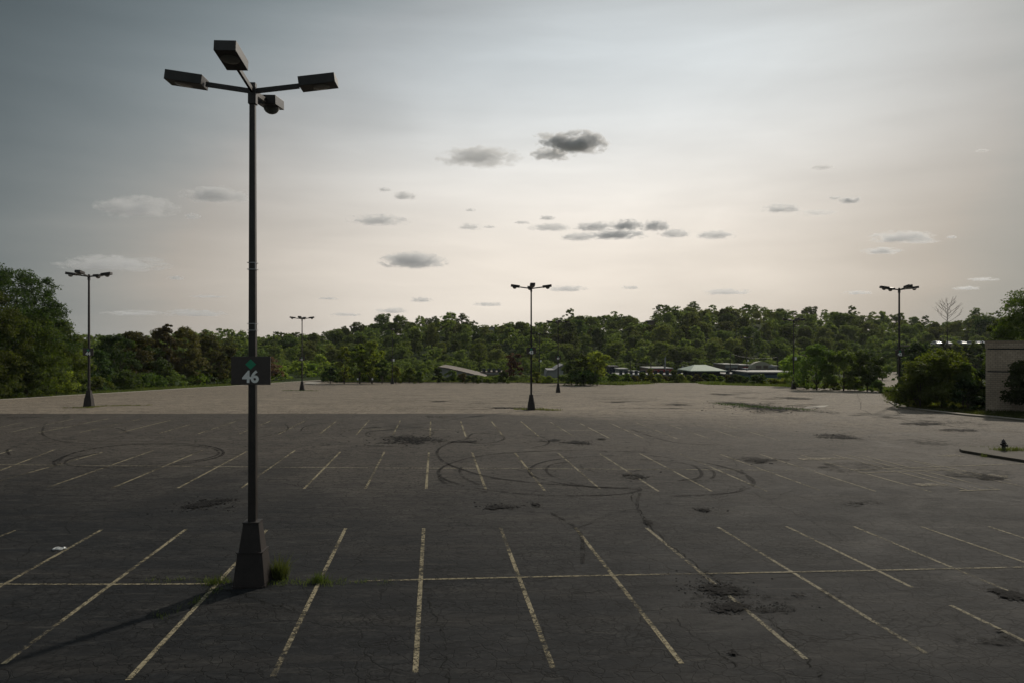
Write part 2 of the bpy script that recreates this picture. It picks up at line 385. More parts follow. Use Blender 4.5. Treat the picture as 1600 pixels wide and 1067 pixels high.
row3b=[((860,659),(898,682)),((902.5,659),(952,684)),((950,659),(1005,684)),((995,660),(1058,685)),((1040,661),(1112,686)),((1086,662),(1165,687)),((1130,663),(1220,688)),((60,654),(-60,680)),((115,654),(0,678))]
A=MB(); A2=MB(); A3=MB()
for a,b in row1+row2+row3: ribbon(A,[G(*a),G(*b)],.115,.006)
for a,b in row1b+row2b+row3b: ribbon(A2,[G(*a),G(*b)],.115,.006)
ribbon(A,[G(*p) for p in ((-60,912.5),(0,912.3),(170,912.6),(300,912),(345,911))],.10,.010)
ribbon(A,[G(*p) for p in ((545,908),(660,905),(830,901),(1000,897.5),(1200,894))],.10,.010)
ribbon(A2,[G(*p) for p in ((1200,894),(1400,890),(1600,885.5),(1700,883))],.10,.010)
ribbon(A2,[G(*p) for p in ((-40,725),(200,727),(400,729),(600,730.5),(800,731.5),(1050,733),(1280,734.5))],.12,.010)
ribbon(A3,[G(*p) for p in ((0,667),(400,669),(800,671),(1200,675))],.11,.010)
# hatched bays at the right
for a,b in (((1302,710),(1510,765)),((1325,710.5),(1535,765)),((1346,711),(1562,765)),((1395,712),(1470,730)),((1440,721),(1580,751)),((1462,731),(1600,760))): ribbon(A2,[G(*a),G(*b)],.11,.014)
for a,b in (((1328,734),(1600,724)),((1342,738.5),(1490,733.5)),((1500,766.5),(1562,764.5)),((1420,731),(1520,737))): ribbon(A2,[G(*a),G(*b)],.13,.018)
for a,b in (((1250,717),(1330,716)),((1430,757),(1480,757.5)),((1470,713),(1500,711)),((1540,742),(1575,745))): ribbon(A3,[G(*a),G(*b)],.7,.022,uneven=.2)
# ghost rows on the old surface
rg=random.Random(5)
for cyy,dep in ((75,10.5),(94,10.5),(113,10),(132,10)):
    for i in range(-26,30):
        if rg.random()<.35: continue
        x=i*2.75-1.5; L=dep*rg.uniform(.5,1)
        ribbon(A3,[Vector((x-.11*dep/2,cyy+dep/2,0)),Vector((x-.11*dep/2+.11*L,cyy+dep/2-L,0))],.12,.008)
tag(A.build('painted_stall_lines',MT['yellow']),kind='structure'); tag(A2.build('faded_stall_lines',MT['yellow2']),kind='structure'); tag(A3.build('ghost_stall_lines',MT['yellow3']),kind='structure')
# tyre marks
z8=lambda L:[(500+a*.4375,640+b*.4375) for a,b in L]
z6=lambda L:[(a/2,640+b/2) for a,b in L]
S=MB(); S2=MB()
for L in (z8([(1165,150),(1050,148),(900,145),(700,151),(560,167),(470,190),(428,213),(428,235),(470,258),(560,280),(700,298),(850,306),(1000,305),(1100,298),(1148,285)]),
          z8([(1150,284),(1080,280),(900,270),(740,258),(600,238),(500,210),(440,183),(418,158),(430,135),(480,113),(560,98)]),
          z8([(1145,279),(1000,277),(860,262),(770,240),(748,215),(790,188),(900,170),(1050,163)]),
          z8([(1180,163),(1330,180),(1460,208),(1535,240),(1547,268),(1500,290),(1400,302),(1250,308)]),
          z8([(1250,178),(1330,198),(1362,222),(1350,243),(1290,250)]),
          z8([(520,108),(545,85),(590,84),(645,92),(658,104),(620,116),(560,120),(520,112)]),
          z8([(720,88),(790,96),(818,113),(800,127),(760,133)]),
          z6([(175,175),(172,160),(230,135),(330,115),(460,105),(600,107),(680,120),(697,137),(660,153),(560,170),(430,177),(320,180),(225,175),(205,163),(230,150),(310,135)])):
    ribbon(S,smooth([G(*p) for p in L]),.17,.016,step=1,uneven=.15,rg=rg)
for L in (z8([(1040,192),(930,186),(840,192),(808,212),(830,236),(900,262),(1000,280)]),
          z8([(1145,176),(1290,190),(1390,212),(1408,235),(1370,252),(1280,252)]),
          z8([(1500,212),(1528,238),(1538,262),(1500,284)]),
          z8([(505,205),(500,222),(520,245),(570,268)]),z8([(1100,232),(1140,215),(1230,210)]),z8([(930,196),(940,210),(1000,225)]),
          z8([(200,102),(168,92),(172,80),(230,72),(340,68),(400,76),(398,92),(330,104)]),
          z8([(100,98),(75,90),(90,76),(160,66),(220,62)]),z8([(440,230),(425,240),(470,272),(600,294)]),
          z6([(30,140),(28,122),(110,105),(300,98),(520,100),(700,102),(780,118)]),
          z6([(140,45),(135,78),(200,100),(330,110)]),z6([(145,50),(330,52),(400,75),(300,95),(190,90)]),
          z6([(800,60),(880,45),(900,60),(840,80),(760,92)]),z6([(940,65),(960,50),(1040,40),(1200,32)]),
          z6([(190,172),(186,158),(240,132),(360,112),(520,108),(650,118),(682,138),(600,160),(440,172)]),
          [(1000,770),(996,790),(1010,815)],[(860,800),(905,830),(910,880)],[(980,668),(1050,690),(1140,695)]):
    ribbon(S2,smooth([G(*p) for p in L]),.15,.020,step=1,uneven=.2,rg=rg)
tag(S.build('tyre_marks',MT['skid']),kind='structure'); tag(S2.build('faint_tyre_marks',MT['skid2']),kind='structure')
# wandering open cracks and dark patches
K=MB()
def crack(L,wd,jit=.13,n=12):
    P=[G(*p) for p in L]; Q=[]
    for a,b in zip(P,P[1:]):
        for i in range(n): Q.append(a.lerp(b,i/n)+Vector((rg.uniform(-jit,jit),rg.uniform(-jit,jit),0)))
    Q.append(P[-1]); ribbon(K,Q,wd*.5,.012,step=.3,uneven=.85,rg=rg)
for L,wd in (([(985,770),(1000,800),(1040,845),(1100,890),(1130,912)],.07),([(1190,960),(1250,1020),(1290,1060)],.04),([(900,826),(960,800),(1040,786),(1100,790)],.05),
             ([(230,925),(560,912),(900,925),(1150,905)],.03),([(700,1067),(690,1000),(672,940),(665,905)],.035),([(1030,955),(1080,985),(1150,1040)],.03),
             ([(0,905),(120,900),(320,905)],.05),([(580,912),(760,908),(1000,900),(1300,893),(1600,888)],.035),([(480,960),(380,930),(330,915),(300,950),(200,1000)],.05),
             ([(540,770),(660,768),(800,790),(1000,800)],.04),([(1140,700),(1160,760),(1240,800),(1330,850)],.03),([(1290,720),(1420,730),(1540,745)],.06),
             ([(1404,650),(1402,632),(1401,615)],.10),([(1340,614),(1346,640),(1362,647)],.10),([(1190,785),(1250,760),(1270,770)],.03),([(700,840),(690,870),(680,905)],.03),
             ([(1380,650),(1440,660),(1540,672),(1620,676)],.16),([(1200,655),(1330,668),(1480,690)],.10),([(820,640),(900,642),(940,640)],.18),([(900,700),(830,770),(760,780)],.02)):
    crack(L,wd)
for i in range(46):
    px=rg.uniform(560,1350); py=rg.uniform(607,640); p=G(px,py); l=rg.uniform(1.5,5)
    ribbon(K,[p+Vector((-l,rg.uniform(-.3,.3),0)),p,p+Vector((l,rg.uniform(-.3,.3),0))],rg.uniform(.10,.5),.012,step=.6,uneven=.8,rg=rg)
tag(K.build('pavement_cracks',MT['crackm']),kind='structure')
T=MB()
def blot(cx,cy,rx,ry,lift,n=40,mb=T,irr=.35):
    c=G(cx,cy); ex=rx/F*c.y; ey=abs(G(cx,cy-ry).y-G(cx,cy+ry).y)/2
    ph=[rg.uniform(0,6.28) for _ in range(5)]; vs=[(c.x,c.y,Z(c.x,c.y)+lift)]
    for ring in (.5,1.0):
        for j in range(n):
            q=2*math.pi*j/n; r=ring*(1+irr*sum(math.sin((k+2)*q+ph[k])/(k+1.5) for k in range(5)))
            x,y=c.x+ex*r*math.cos(q),c.y+ey*r*math.sin(q); vs.append((x,y,Z(x,y)+lift))
    mb.add(vs,[(0,1+j,1+(j+1)%n) for j in range(n)]+[(1+j,1+n+j,1+n+(j+1)%n,1+(j+1)%n) for j in range(n)])
li=0.024
for b in ((645,687,55,8),(320,788,45,9),(1130,925,65,16),(1150,950,80,14),(775,792,24,5),(1205,638,58,8),(1150,631,40,3),(1230,632,40,4),(1570,925,80,22),(1560,1000,60,10),(1270,930,60,10),(1540,740,50,9),(1345,786,32,5),(1490,660,60,4),(1420,652,50,3),(1440,690,45,4),(690,651,22,2),(1180,717,40,3),(995,744,22,4),(1060,630,30,1.5),(1180,622,22,2.5),(1160,613,20,2),(1330,730,60,8),(40,650,60,4),(590,697,30,2),(900,692,20,3)):
    blot(*b,li); li+=.0004
tag(T.build('dark_pavement_stains',MT['stain']),kind='structure')
U=MB()
for b in ((642,687,62,9),(318,788,52,11),(352,781,30,5),(1128,922,62,17),(1150,952,80,17),(775,792,28,6),(838,789,13,7),(1099,796,19,5),(995,744,32,7),(1146,1020,14,6),(1205,638,66,9),(1150,630,45,4),(905,691,30,5),(860,688,30,3),(1190,720,42,5),(1310,682,52,7),(940,686,16,2.5),(1540,745,40,7),(1012,815,12,9),(1345,786,30,3),(1580,930,50,12),(790,637,45,2),(690,627,30,1.5),(1060,632,40,2),(960,628,30,1.5),(1440,662,60,4),(1500,672,60,3),(1240,622,50,3),(1130,616,40,2),(1560,985,20,5),(730,690,40,3),(1260,930,30,6)):
    blot(*b,li,mb=U,irr=.2); li+=.0004
me=U.mesh('crumbled_patches',MT['crumb']); at=me.attributes.new('fall','FLOAT','POINT')
at.data.foreach_set('value',([1.0]+[.55]*40+[-.35]*40)*(len(me.vertices)//81))
tag(link('crumbled_patches',me),kind='structure')
# crumbled asphalt: loose chips lying in clusters
def chips(cx,cy,rx,ry,n,label,smin=.03,smax=.16):
    n=int(n*.8)
    c=G(cx,cy); ex=rx/F*c.y; ey=abs(G(cx,cy-ry).y-G(cx,cy+ry).y)/2; mb=MB()
    cl=[(rg.gauss(0,.5),rg.gauss(0,.5)) for _ in range(max(4,n//45))]
    for _ in range(n):
        a=rg.choice(cl); sp=rg.choice((.15,.3,.6,1.0)); x=c.x+(a[0]+rg.gauss(0,sp))*ex*.85; y=c.y+(a[1]+rg.gauss(0,sp))*ey*.85
        s=(smin+(smax-smin)*rg.random()**2.5)*.42; h=s*rg.uniform(.25,.6); k=rg.choice((4,5,6)); z=Z(x,y)+.004
        q0=rg.uniform(0,6); vb=[];vt=[]
        for j in range(k):
            q=q0+2*math.pi*j/k; r=s*rg.uniform(.6,1.2)
            vb.append((x+r*math.cos(q),y+r*math.sin(q)*.9,z)); vt.append((x+.7*r*math.cos(q),y+.65*r*math.sin(q),z+h*rg.uniform(.6,1)))
        mb.add(vb+vt,[tuple(range(k,2*k))]+[(j,(j+1)%k,k+(j+1)%k,k+j) for j in range(k)])
    return tag(mb.build('asphalt_rubble',MT['rubble']),label,'rubble',None,'stuff')
chips(642,687,46,7,520,'dark crumbled asphalt heap beyond the second row of stalls',.05,.24)
chips(318,788,42,9,330,'crumbled asphalt patch left of the near lamp post')
chips(775,792,24,5,160,'small black asphalt crumbs in the centre aisle')
chips(838,789,9,4,60,'tiny pile of asphalt crumbs beside the centre aisle pile')
chips(1099,796,13,3,70,'asphalt crumbs on the aisle right of centre')
chips(995,744,20,4,110,'asphalt crumbs inside the tyre mark circles',.03,.14)
chips(1128,922,46,13,700,'broad pothole of crumbled asphalt across a near stall line',.02,.085)
chips(1160,950,70,16,360,'scattered asphalt crumbs below the broad pothole',.02,.07)
chips(1146,1020,8,4,60,'small asphalt crumbs near the bottom of the lot',.02,.06)
chips(1200,638,60,7,420,'dark weedy rubble patch on the far right of the lot',.08,.35)
chips(905,690,45,5,120,'asphalt crumbs right of the small tyre loops',.05,.18)
chips(1190,720,32,4,120,'asphalt crumbs between the far right stalls',.05,.16)
chips(1310,682,40,5,140,'dark crumbs in front of the fire hydrant island',.05,.2)
chips(780,690,200,10,260,'loose stones scattered over the middle of the lot',.03,.1)
chips(800,850,480,70,500,'fine gravel scattered over the near stalls',.008,.03)
chips(790,637,34,1.6,160,'line of debris along the lot joint left of the centre lamp',.06,.25)
# ---------------------------------------------------------------- kerbs, pads, islands
def kerb(name,pts,wd,h,m,label=None):
    mb=MB(); P=[Vector((p.x,p.y,0)) for p in pts]
    vs=[]
    for i,q in enumerate(P):
        t=(P[min(i+1,len(P)-1)]-P[max(i-1,0)]).normalized(); n=Vector((-t.y,t.x,0)); z=Z(q.x,q.y)
        for s,zz in ((-.5,-.1),(-.5,h-.02),(-.42,h),(.42,h),(.5,h-.02),(.5,-.1)):
            v=q+n*wd*s; vs.append((v.x,v.y,z+zz))
    mb.add(vs,[(6*i+j,6*i+j+1,6*i+j+7,6*i+j+6) for i in range(len(P)-1) for j in range(5)])
    return tag(mb.build(name,m),label,None,None,'structure')
kerb('right_kerb',smooth([G(*p) for p in ((1395,628),(1408,635),(1430,639.5),(1500,647.5),(1550,652),(1600,657),(1720,669))],5),.9,.15,MT['kerb'])
kerb('left_kerb',smooth([G(*p) for p in ((-60,627),(0,624),(130,616),(280,607),(360,602.5),(440,597),(515,592.5))],4),.9,.05,MT['conc'])
kerb('far_kerb',smooth([G(*p) for p in ((528,597),(700,597.4),(800,597.6),(900,599.4))],5),.3,.14,MT['kerb'])
def slab(name,pxs,h,m,lift=0,kind='structure'):
    P=[G(*p) for p in pxs]; mb=MB(); n=len(P)
    vs=[(p.x,p.y,p.z-.1) for p in P]+[(p.x,p.y,p.z+h) for p in P]
    mb.add(vs,[tuple(range(n,2*n))]+[(i,(i+1)%n,n+(i+1)%n,n+i) for i in range(n)])
    me=mb.mesh(name,m); o=link(name,me); o['kind']=kind; return o
slab('concrete_pad',[(474,599.2),(492,600.4),(503,597),(482,596.4)],.12,MT['conc'])
slab('hydrant_island',[(1499,704),(1506,701.6),(1530,701.3),(1600,700.5),(1700,699),(1740,715),(1640,728),(1600,722),(1540,712.5),(1503,706.2)],.15,MT['island'])
slab('pale_patch',[(1253,638),(1262,634.5),(1295,632.5),(1288,635.5)],.012,MT['conc'])
# lower lot seen through the gap at the right
slab('lower_road',[(1372,606),(1440,606),(1470,577.5),(1372,577.5)],.04,MT['asphalt'])
# ---------------------------------------------------------------- lamp posts
def text_mesh(s,size,m,parent,loc,rot,name='number',off=.012):
    cu=bpy.data.curves.new('t','FONT'); cu.body=s; cu.size=size; cu.align_x='CENTER'; cu.align_y='CENTER'; cu.extrude=.004; cu.offset=off
    to=bpy.data.objects.new('t',cu); C.objects.link(to); dg=bpy.context.evaluated_depsgraph_get(); dg.update()
    me=bpy.data.meshes.new_from_object(to.evaluated_get(dg)); bpy.data.objects.remove(to); me.materials.clear(); me.materials.append(m)
    o=link(name,me,parent); o.location=loc; o.rotation_euler=rot; return o
def head_mb():
    mb=MB(); mb.box((0,0,0),(1.12,.56,.27)); return mb
def lamp_post(loc,sc_=1.0,rz=R_(3),bowls=(0,1,0,0),num=None,detail=True,label='',mat_p=None):
    r=empty('lamp_post',loc,rz); r.scale=(sc_,)*3
    tag(r,label,'lamp post','four headed lamp posts of the parking lot')
    m=MT['bronze']
    H=13.45
    def sq(z0,w0,z1,w1,mb,cz=.22):
        mb.add([(x*w/2,y*w/2,z) for z,w in ((z0,w0),(z1,w1)) for x,y in ((-1+cz,-1),(1-cz,-1),(1,-1+cz),(1,1-cz),(1-cz,1),(-1+cz,1),(-1,1-cz),(-1,-1+cz))],[(j,(j+1)%8,8+(j+1)%8,8+j) for j in range(8)]+[tuple(range(8,16)),tuple(range(8))[::-1]])
    b=MB(); sq(0,.88,.05,.88,b,.12); sq(.05,.84,.88,.66,b,.14); sq(.88,.70,.92,.70,b,.14); sq(.92,.60,1.66,.41,b,.14); sq(1.66,.44,1.70,.44,b,.14)
    b.build('base_cover',MT['bronze_w'] if detail else m,r)
    p=MB(); sq(1.70,.21,H-.02,.145,p,.12); p.build('pole',m,r)
    c=MB(); sq(H-.45,.21,H-.02,.21,c,.12); sq(H-.02,.17,H+.12,.17,c,.12); c.build('arm_collar',m,r)
    for k in range(4):
        a=math.pi/2*k
        d=Vector((math.cos(a),math.sin(a),0)); rise=.135
        rot=Matrix.Rotation(a,3,'Z')@Matrix.Rotation(-math.atan(rise),3,'Y')
        ab=MB(); mid=d*.64+Vector((0,0,H-.10+.64*rise)); ab.box(mid,(1.22,.07,.125),rot); ab.build('arm',m,r)
        hc=d*1.76+Vector((0,0,H-.09+1.76*rise+.03))
        hb=MB(); hb.box(hc,(.98,.53,.26),rot); ho=hb.build('lamp_head',m,r,bevel=.008)
        rim=MB()
        lb=MB(); deep=.2 if bowls[k] else .02
        prof=[(.0,-deep)]+[(.23*math.sin(q),-deep*math.cos(q)) for q in (.3,.6,.9,1.2,1.5)]
        lb.lathe(prof,20)
        off=d*(-.05 if not bowls[k] else 0.0)
        lo=lb.build('lens',MT['lens'],ho); lo.rotation_euler=rot.to_euler(); lo.location=hc+rot@Vector((.06,0,-.132))
    return r
def sign(r,num,z,diamond=True,big=True,rz=0,plate_w=1.06,mat_s=None):
    s=empty('number_sign',(0,0,0)); s.parent=r; s.rotation_euler=(0,0,rz)
    b=MB(); b.box((0,-.135,z),(plate_w,.05,.76)); b.build('sign_panel',mat_s or MT['sign'],s,bevel=.006)
    if num: text_mesh(num,.44 if num=='46' else .48,MT['white'],s,(0,-.166,z-.18),(R_(90),0,0),off=.014 if num=='46' else .022)
    if diamond:
        dm=MB(); dm.add([(-.145,-.164,z+.17),(0,-.164,z+.03),(.145,-.164,z+.17),(0,-.164,z+.31)],[(0,1,2,3)]); dm.build('green_diamond',MT['greenp'],s)
    return s
posts=[(395,910.5,1.0,'46','near dark bronze lamp post carrying the sign numbered 46',(0,1,0,0)),
 (830,640,None,'43','lamp post numbered 43 standing mid lot at the picture centre',(1,1,1,1)),
 (139,635,None,'44','lamp post numbered 44 before the left trees',(1,1,1,1)),
 (1405,None,86,'42','lamp post numbered 42 behind the grass strip by the right shrubs',(1,1,1,1)),
 (472,609.5,None,'41','far lamp post numbered 41 beside the pale concrete pad',(1,1,1,1)),
 (872,613,None,'40','far lamp post numbered 40 in front of the dark pair of trees',(1,1,1,1))]
tops={139:431,830:450,1405:452,472:498,872:504,1240:501,613:516,843:523,1167:528}
def post_at(px,py,D):
    if D is None: p=G(px,py)
    else: x=(px-800)/F*D; p=Vector((x,D,Z(x,D)))
    s=1.0
    if px in tops: s=((HZ-tops[px])/F*p.y+EYE-p.z)/13.45
    return p,s
for px,py,D,num,lab,bw in posts:
    p,s=post_at(px,py,None if py else D)
    if px==395: s=1.0
    r=lamp_post(p,s,bowls=bw,label=lab)
    print('post',num,p,round(s,3))
    sg=sign(r,num,5.78 if num=='46' else 6.0/s,rz=R_(-3),plate_w=1.06)
    if num=='46':
        for z in (7.30,8.82):
            pass
        for z in (6.95,8.60):
            bb=MB(); 
            for dz in (-.09,.09): bb.box((0,0,z+dz),(.235,.235,.018))
            bb.box((.1,-.112,z),(.02,.02,.18)); bb.build('steel_clamp',MT['steel'],r)
for px,py,D,lab in ((1240,None,147,'far lamp post rising from the hedge left of the round dark trees'),(613,599.5,None,'thin far lamp post with a small white plate before the hill'),
                 (843,None,203,'distant lamp post right behind the post numbered 43'),(1167,None,240,'distant lamp post among the shop roofs')):
    p,s=post_at(px,py,D); print('post',px,p,round(s,3))
    r=lamp_post(p,s,bowls=(1,1,1,1),detail=False,label=lab)
    sn=empty('number_sign',(0,0,0)); sn.parent=r
    b=MB(); b.box((-.15,-.14,6.0),(.5,.04,.6)); b.build('sign_panel',MT['sign'],sn)
    b=MB(); b.box((.36,-.14,6.0),(.42,.04,.6)); b.build('white_plate',MT['white'],sn)
# two short sign posts at the far edge
for px,lab in ((559,'short post with white plate, left one of the far pair'),(582,'short post with white plate, right one of the far pair')):
    p=G(px,599.5); r=empty('sign_post',p); tag(r,lab,'sign post','two short sign posts at the far lot edge')
    b=MB(); b.tube([(0,0,0),(0,0,1.1)],[.06,.05]); b.build('post',MT['bronze'],r); b=MB(); b.box((0,-.08,1.25),(.36,.05,.5)); b.build('plate',MT['white'],r,bevel=.01)
# fire hydrant
p=G(1568,706.5); p.z+=.15
r=empty('fire_hydrant',p,R_(20)); tag(r,'small dark fire hydrant on the kerbed island at the right edge','fire hydrant')
b=MB(); b.lathe([(.0,0),(.15,0),(.15,.04),(.10,.05),(.10,.42),(.13,.43),(.13,.47),(.11,.48),(.10,.56),(.06,.62),(.0,.63)],14); b.build('barrel',MT['iron'],r)
b=MB(); b.tube([(0,0,.62),(0,0,.69)],[.03,.03],5); b.build('operating_nut',MT['iron'],r)
for sx in (-1,1):
    b=MB(); b.tube([(0,0,.36),(sx*.19,0,.36)],[.055,.055]); b.tube([(sx*.19,0,.36),(sx*.22,0,.36)],[.07,.065]); b.build('side_outlet',MT['iron'],r)
b=MB(); b.tube([(0,0,.30),(0,-.19,.30)],[.075,.075]); b.tube([(0,-.19,.30),(0,-.23,.30)],[.09,.08]); b.build('front_outlet',MT['iron'],r)
# crumpled white ring of litter
p=G(92,858); mb=MB(); rr=random.Random(3); pts=[]
for j in range(15):
    q=2*math.pi*j/14; pts.append((.15*math.cos(q)*(1+.12*math.sin(2*q)),.11*math.sin(q),.035+.015*math.sin(3*q)))
mb.tube(pts,[.024+.008*math.sin(j*1.7) for j in range(15)],7,cap=False)
mb.tube([(-.13,0,.03),(-.19,-.03,.02)],[.03,.012],6); mb.tube([(.14,.03,.03),(.22,.07,.02)],[.03,.01],6)
o=tag(mb.build('crushed_cup',MT['white']),'crushed white plastic cup lying by the leftmost stall line','litter'); o.location=p
# ---------------------------------------------------------------- trees
def leaves(centers,normals,size,rs,flat=.5,jit=.9):
    n=len(centers); nr=normals+rs.normal(0,jit,(n,3)); nr/=np.linalg.norm(nr,axis=1,keepdims=True)+1e-9
    a=np.cross(nr,rs.normal(0,1,(n,3))); a/=np.linalg.norm(a,axis=1,keepdims=True)+1e-9; b=np.cross(nr,a)
    s=(size*rs.uniform(.6,1.3,n))[:,None]
    V=np.stack([centers-a*s,centers-b*s*flat*1.1+nr*s*.12,centers+a*s,centers+b*s*flat*1.1+nr*s*.12],1).reshape(-1,3)
    return V,np.arange(4*n).reshape(n,4)
def tree_parts(seed,H,R,crown0,nl,nclump,per,lsize,clr,shape='round',lean=0.0,gap=0.0):
    """returns (V,F) of the foliage and an MB of trunk and limbs. crown0 = height of the crown's underside"""
    rs=np.random.RandomState(seed); rg=random.Random(seed)
    ch=H-crown0; lobes=[]
    for i in range(nl):
        u=(i+.5)/nl; zz=crown0+ch*(.12+.78*u)
        if shape=='round': rad=R*math.sqrt(max(.05,1-((u-.42)/.66)**2))
        elif shape=='cone': rad=R*(1.05-u)
        elif shape=='dome': rad=R*math.sqrt(max(.04,1-(u*.95)**2))
        else: rad=R*(.55+.5*u)*math.sqrt(max(.1,1-((u-.5)/.72)**4))
        q=i*2.39996+rg.uniform(-.5,.5); rr=rad*rg.uniform(.45,.72)
        lr=R*rg.uniform(.30,.48)*(1.15-.45*u)
        lobes.append((np.array([math.cos(q)*rr+lean*zz,math.sin(q)*rr,min(zz,H-lr*.75)]),lr))
    lobes.append((np.array([lean*H,0,H-R*.32]),R*.36))
    cs=[];ns=[]
    for _ in range(nclump):
        c,lr=lobes[rs.randint(len(lobes))]
        v=rs.normal(0,1,3); v/=np.linalg.norm(v)+1e-9
        if v[2]<-.25 and rs.rand()<.6: v[2]*=-1
        k=rs.uniform(.62,1.08)**.8
        p=c+v*lr*k*np.array([1.1,1.1,.85])
        cc=clr*rs.uniform(.6,1.25)
        m=max(3,int(per*rs.uniform(.5,1.4)))
        off=rs.normal(0,1,(m,3)); off/=np.linalg.norm(off,axis=1,keepdims=True)+1e-9; off*=(rs.rand(m,1)**.45)*cc*np.array([1,1,.62])
        cs.append(p+off); ns.append(off/cc*.8+v*.5+np.array([0,0,.5]))
    P=np.concatenate(cs); Nn=np.concatenate(ns); P[:,2]=np.maximum(P[:,2],.05)
    V,Fq=leaves(P,Nn,lsize,rs)
    tb=MB(); tr=max(.05,H*.016); top=crown0+ch*.55
    sway=[Vector((lean*z+rg.uniform(-.04,.04)*H*.2*(z/H),rg.uniform(-.04,.04)*H*.2*(z/H),z)) for z in np.linspace(0,top,6)]
    tb.tube(sway,[tr*(1.25 if i==0 else 1-.13*i) for i in range(6)],7)
    for c,lr in lobes[:-1]:
        k=rg.choice((2,3,3,4)); a=sway[k] if crown0>.15*H else sway[rg.choice((0,1,2))]; e=Vector(c)
        mm=a.lerp(e,.5)+Vector((0,0,-.06*(e-a).length))
        tb.tube([a,mm,e],[tr*.5,tr*.32,tr*.10],5)
    return V,Fq,tb
def add_tree(name,loc,seed,H,R,crown0,leafm,label,cat='tree',group=None,nl=9,ncl=150,per=60,ls=.22,cl=.8,shape='round',lean=0,rz=0):
    V,Fq,tb=tree_parts(seed,H,R,crown0,nl,ncl,per,ls,cl,shape,lean)
    r=empty(name,(loc[0],loc[1],loc[2]-.12),rz); tag(r,label,cat,group)
    link('crown' if cat=='tree' else 'foliage',np_mesh('crown',V,Fq,MT[leafm]),r)
    tb.build('trunk' if cat=='tree' else 'stem',MT['bark'],r)
    return r
def T_(px,pyb,wpx,pyt,leafm,label,seed,name='broadleaf_tree',cat='tree',D=None,c0=.22,group=None,**kw):
    if D is not None and px<515:
        e=G(max(px,-250),float(np.interp(px,[q[0] for q in edge_px],[q[1] for q in edge_px]) if px>0 else 624.5-px*.06)).y
        D=e+4.5+max(0,D-84)*.55
    if D is None: p=G(px,pyb)
    else: x=(px-800)/F*D; p=Vector((x,D,Z(x,D)))
    D=p.y; H=EYE+(HZ-pyt)/F*D-p.z; R=wpx/F*D/2
    sz=max(.15,min(.40,D/1143*1.7)); a=4*math.pi*((R*R+H*H*.2)/1.3)
    ncl=int(min(520,max(34,a/(sz*sz)/46)));
    kw.setdefault('ls',sz); kw.setdefault('ncl',ncl); kw.setdefault('per',46); kw.setdefault('cl',max(.35,min(.95,R*.24)))
    return add_tree(name,p,seed,H,R,H*c0,leafm,label,cat,group,**kw)
# left woods
GL='trees along the left edge of the lot'
T_(20,0,190,419,'leaf_dark','tallest dark tree at the left border of the picture',11,D=97,c0=.25,nl=16,ncl=620,group=GL)
T_(-45,0,170,450,'leaf','broad green tree cut by the left border',12,D=92,c0=.1,nl=12,group=GL)
T_(40,0,120,490,'leaf','bright green tree in front of the tallest left tree',13,D=88,c0=.08,nl=12,group=GL)
T_(98,0,80,508,'leaf','green tree left of the post numbered 44',14,D=93,c0=.05,nl=10,group=GL)
T_(75,0,90,478,'leaf_dark','dark tree stepping down right of the tallest left tree',15,D=100,c0=.1,nl=11,group=GL)
T_(122,0,50,528,'leaf','small green tree behind the post numbered 44',16,D=100,c0=.05,group=GL)
T_(148,0,50,545,'leaf_dark','dark small tree just right of the post numbered 44',17,D=104,c0=.05,group=GL)
for i,(px,w_,t_,m_,l_) in enumerate(((178,62,522,'leaf_dark','olive tree, first of the scrubby row right of post 44'),(212,66,517,'leaf_brown','brownish tree, second of the scrubby row'),(250,60,512,'leaf_brown','scrubby brown tree with thin twigs above its crown'),(262,30,507,'leaf_brown','tallest thin sprig tree of the scrubby row'),(290,60,512,'leaf_brown','rust brown tree between the sprig tree and the broad bush'),(322,66,520,'leaf_brown','broad rust brown bushy tree left of post 46'),(350,48,538,'leaf_brown','low brown tree partly behind the sign numbered 46'),(232,60,540,'leaf_dark','dark tree low in the scrubby row'),(300,50,548,'leaf','green bushy tree low in the scrubby row'))):
    T_(px,0,w_,t_,m_,l_,30+i,D=112+3*(i%3),c0=.04 if i!=3 else .35,nl=10,**({'ncl':46,'cl':.5} if i==3 else {}),group='scrubby trees left of post 46')
for i,(px,w_,t_,D_,m_) in enumerate(((-30,90,560,86,'leaf'),(35,70,572,87,'leaf'),(88,60,568,90,'leaf_light'),(150,50,588,94,'leaf'),(190,60,580,98,'leaf_dark'),(232,56,583,103,'leaf'),(268,50,580,108,'leaf'),(300,50,578,112,'leaf_light'),(335,50,576,116,'leaf'),(362,40,570,118,'leaf_light'),(10,50,590,84,'leaf'),(118,44,585,91,'leaf'))):
    T_(px,0,w_,t_,m_,['low leafy bush at the left lot edge, under the %s','low bush under %s at the left lot edge'][0]%('big left tree','bright green tree','green tree by post 44','post numbered 44','olive tree','brownish tree','sprig tree','rust brown tree','broad rust tree','sign numbered 46','leftmost trunks','small tree by post 44')[i],60+i,name='bush',cat='bush',D=D_,c0=.0,shape='dome',nl=7,group='low bushes of the left edge')
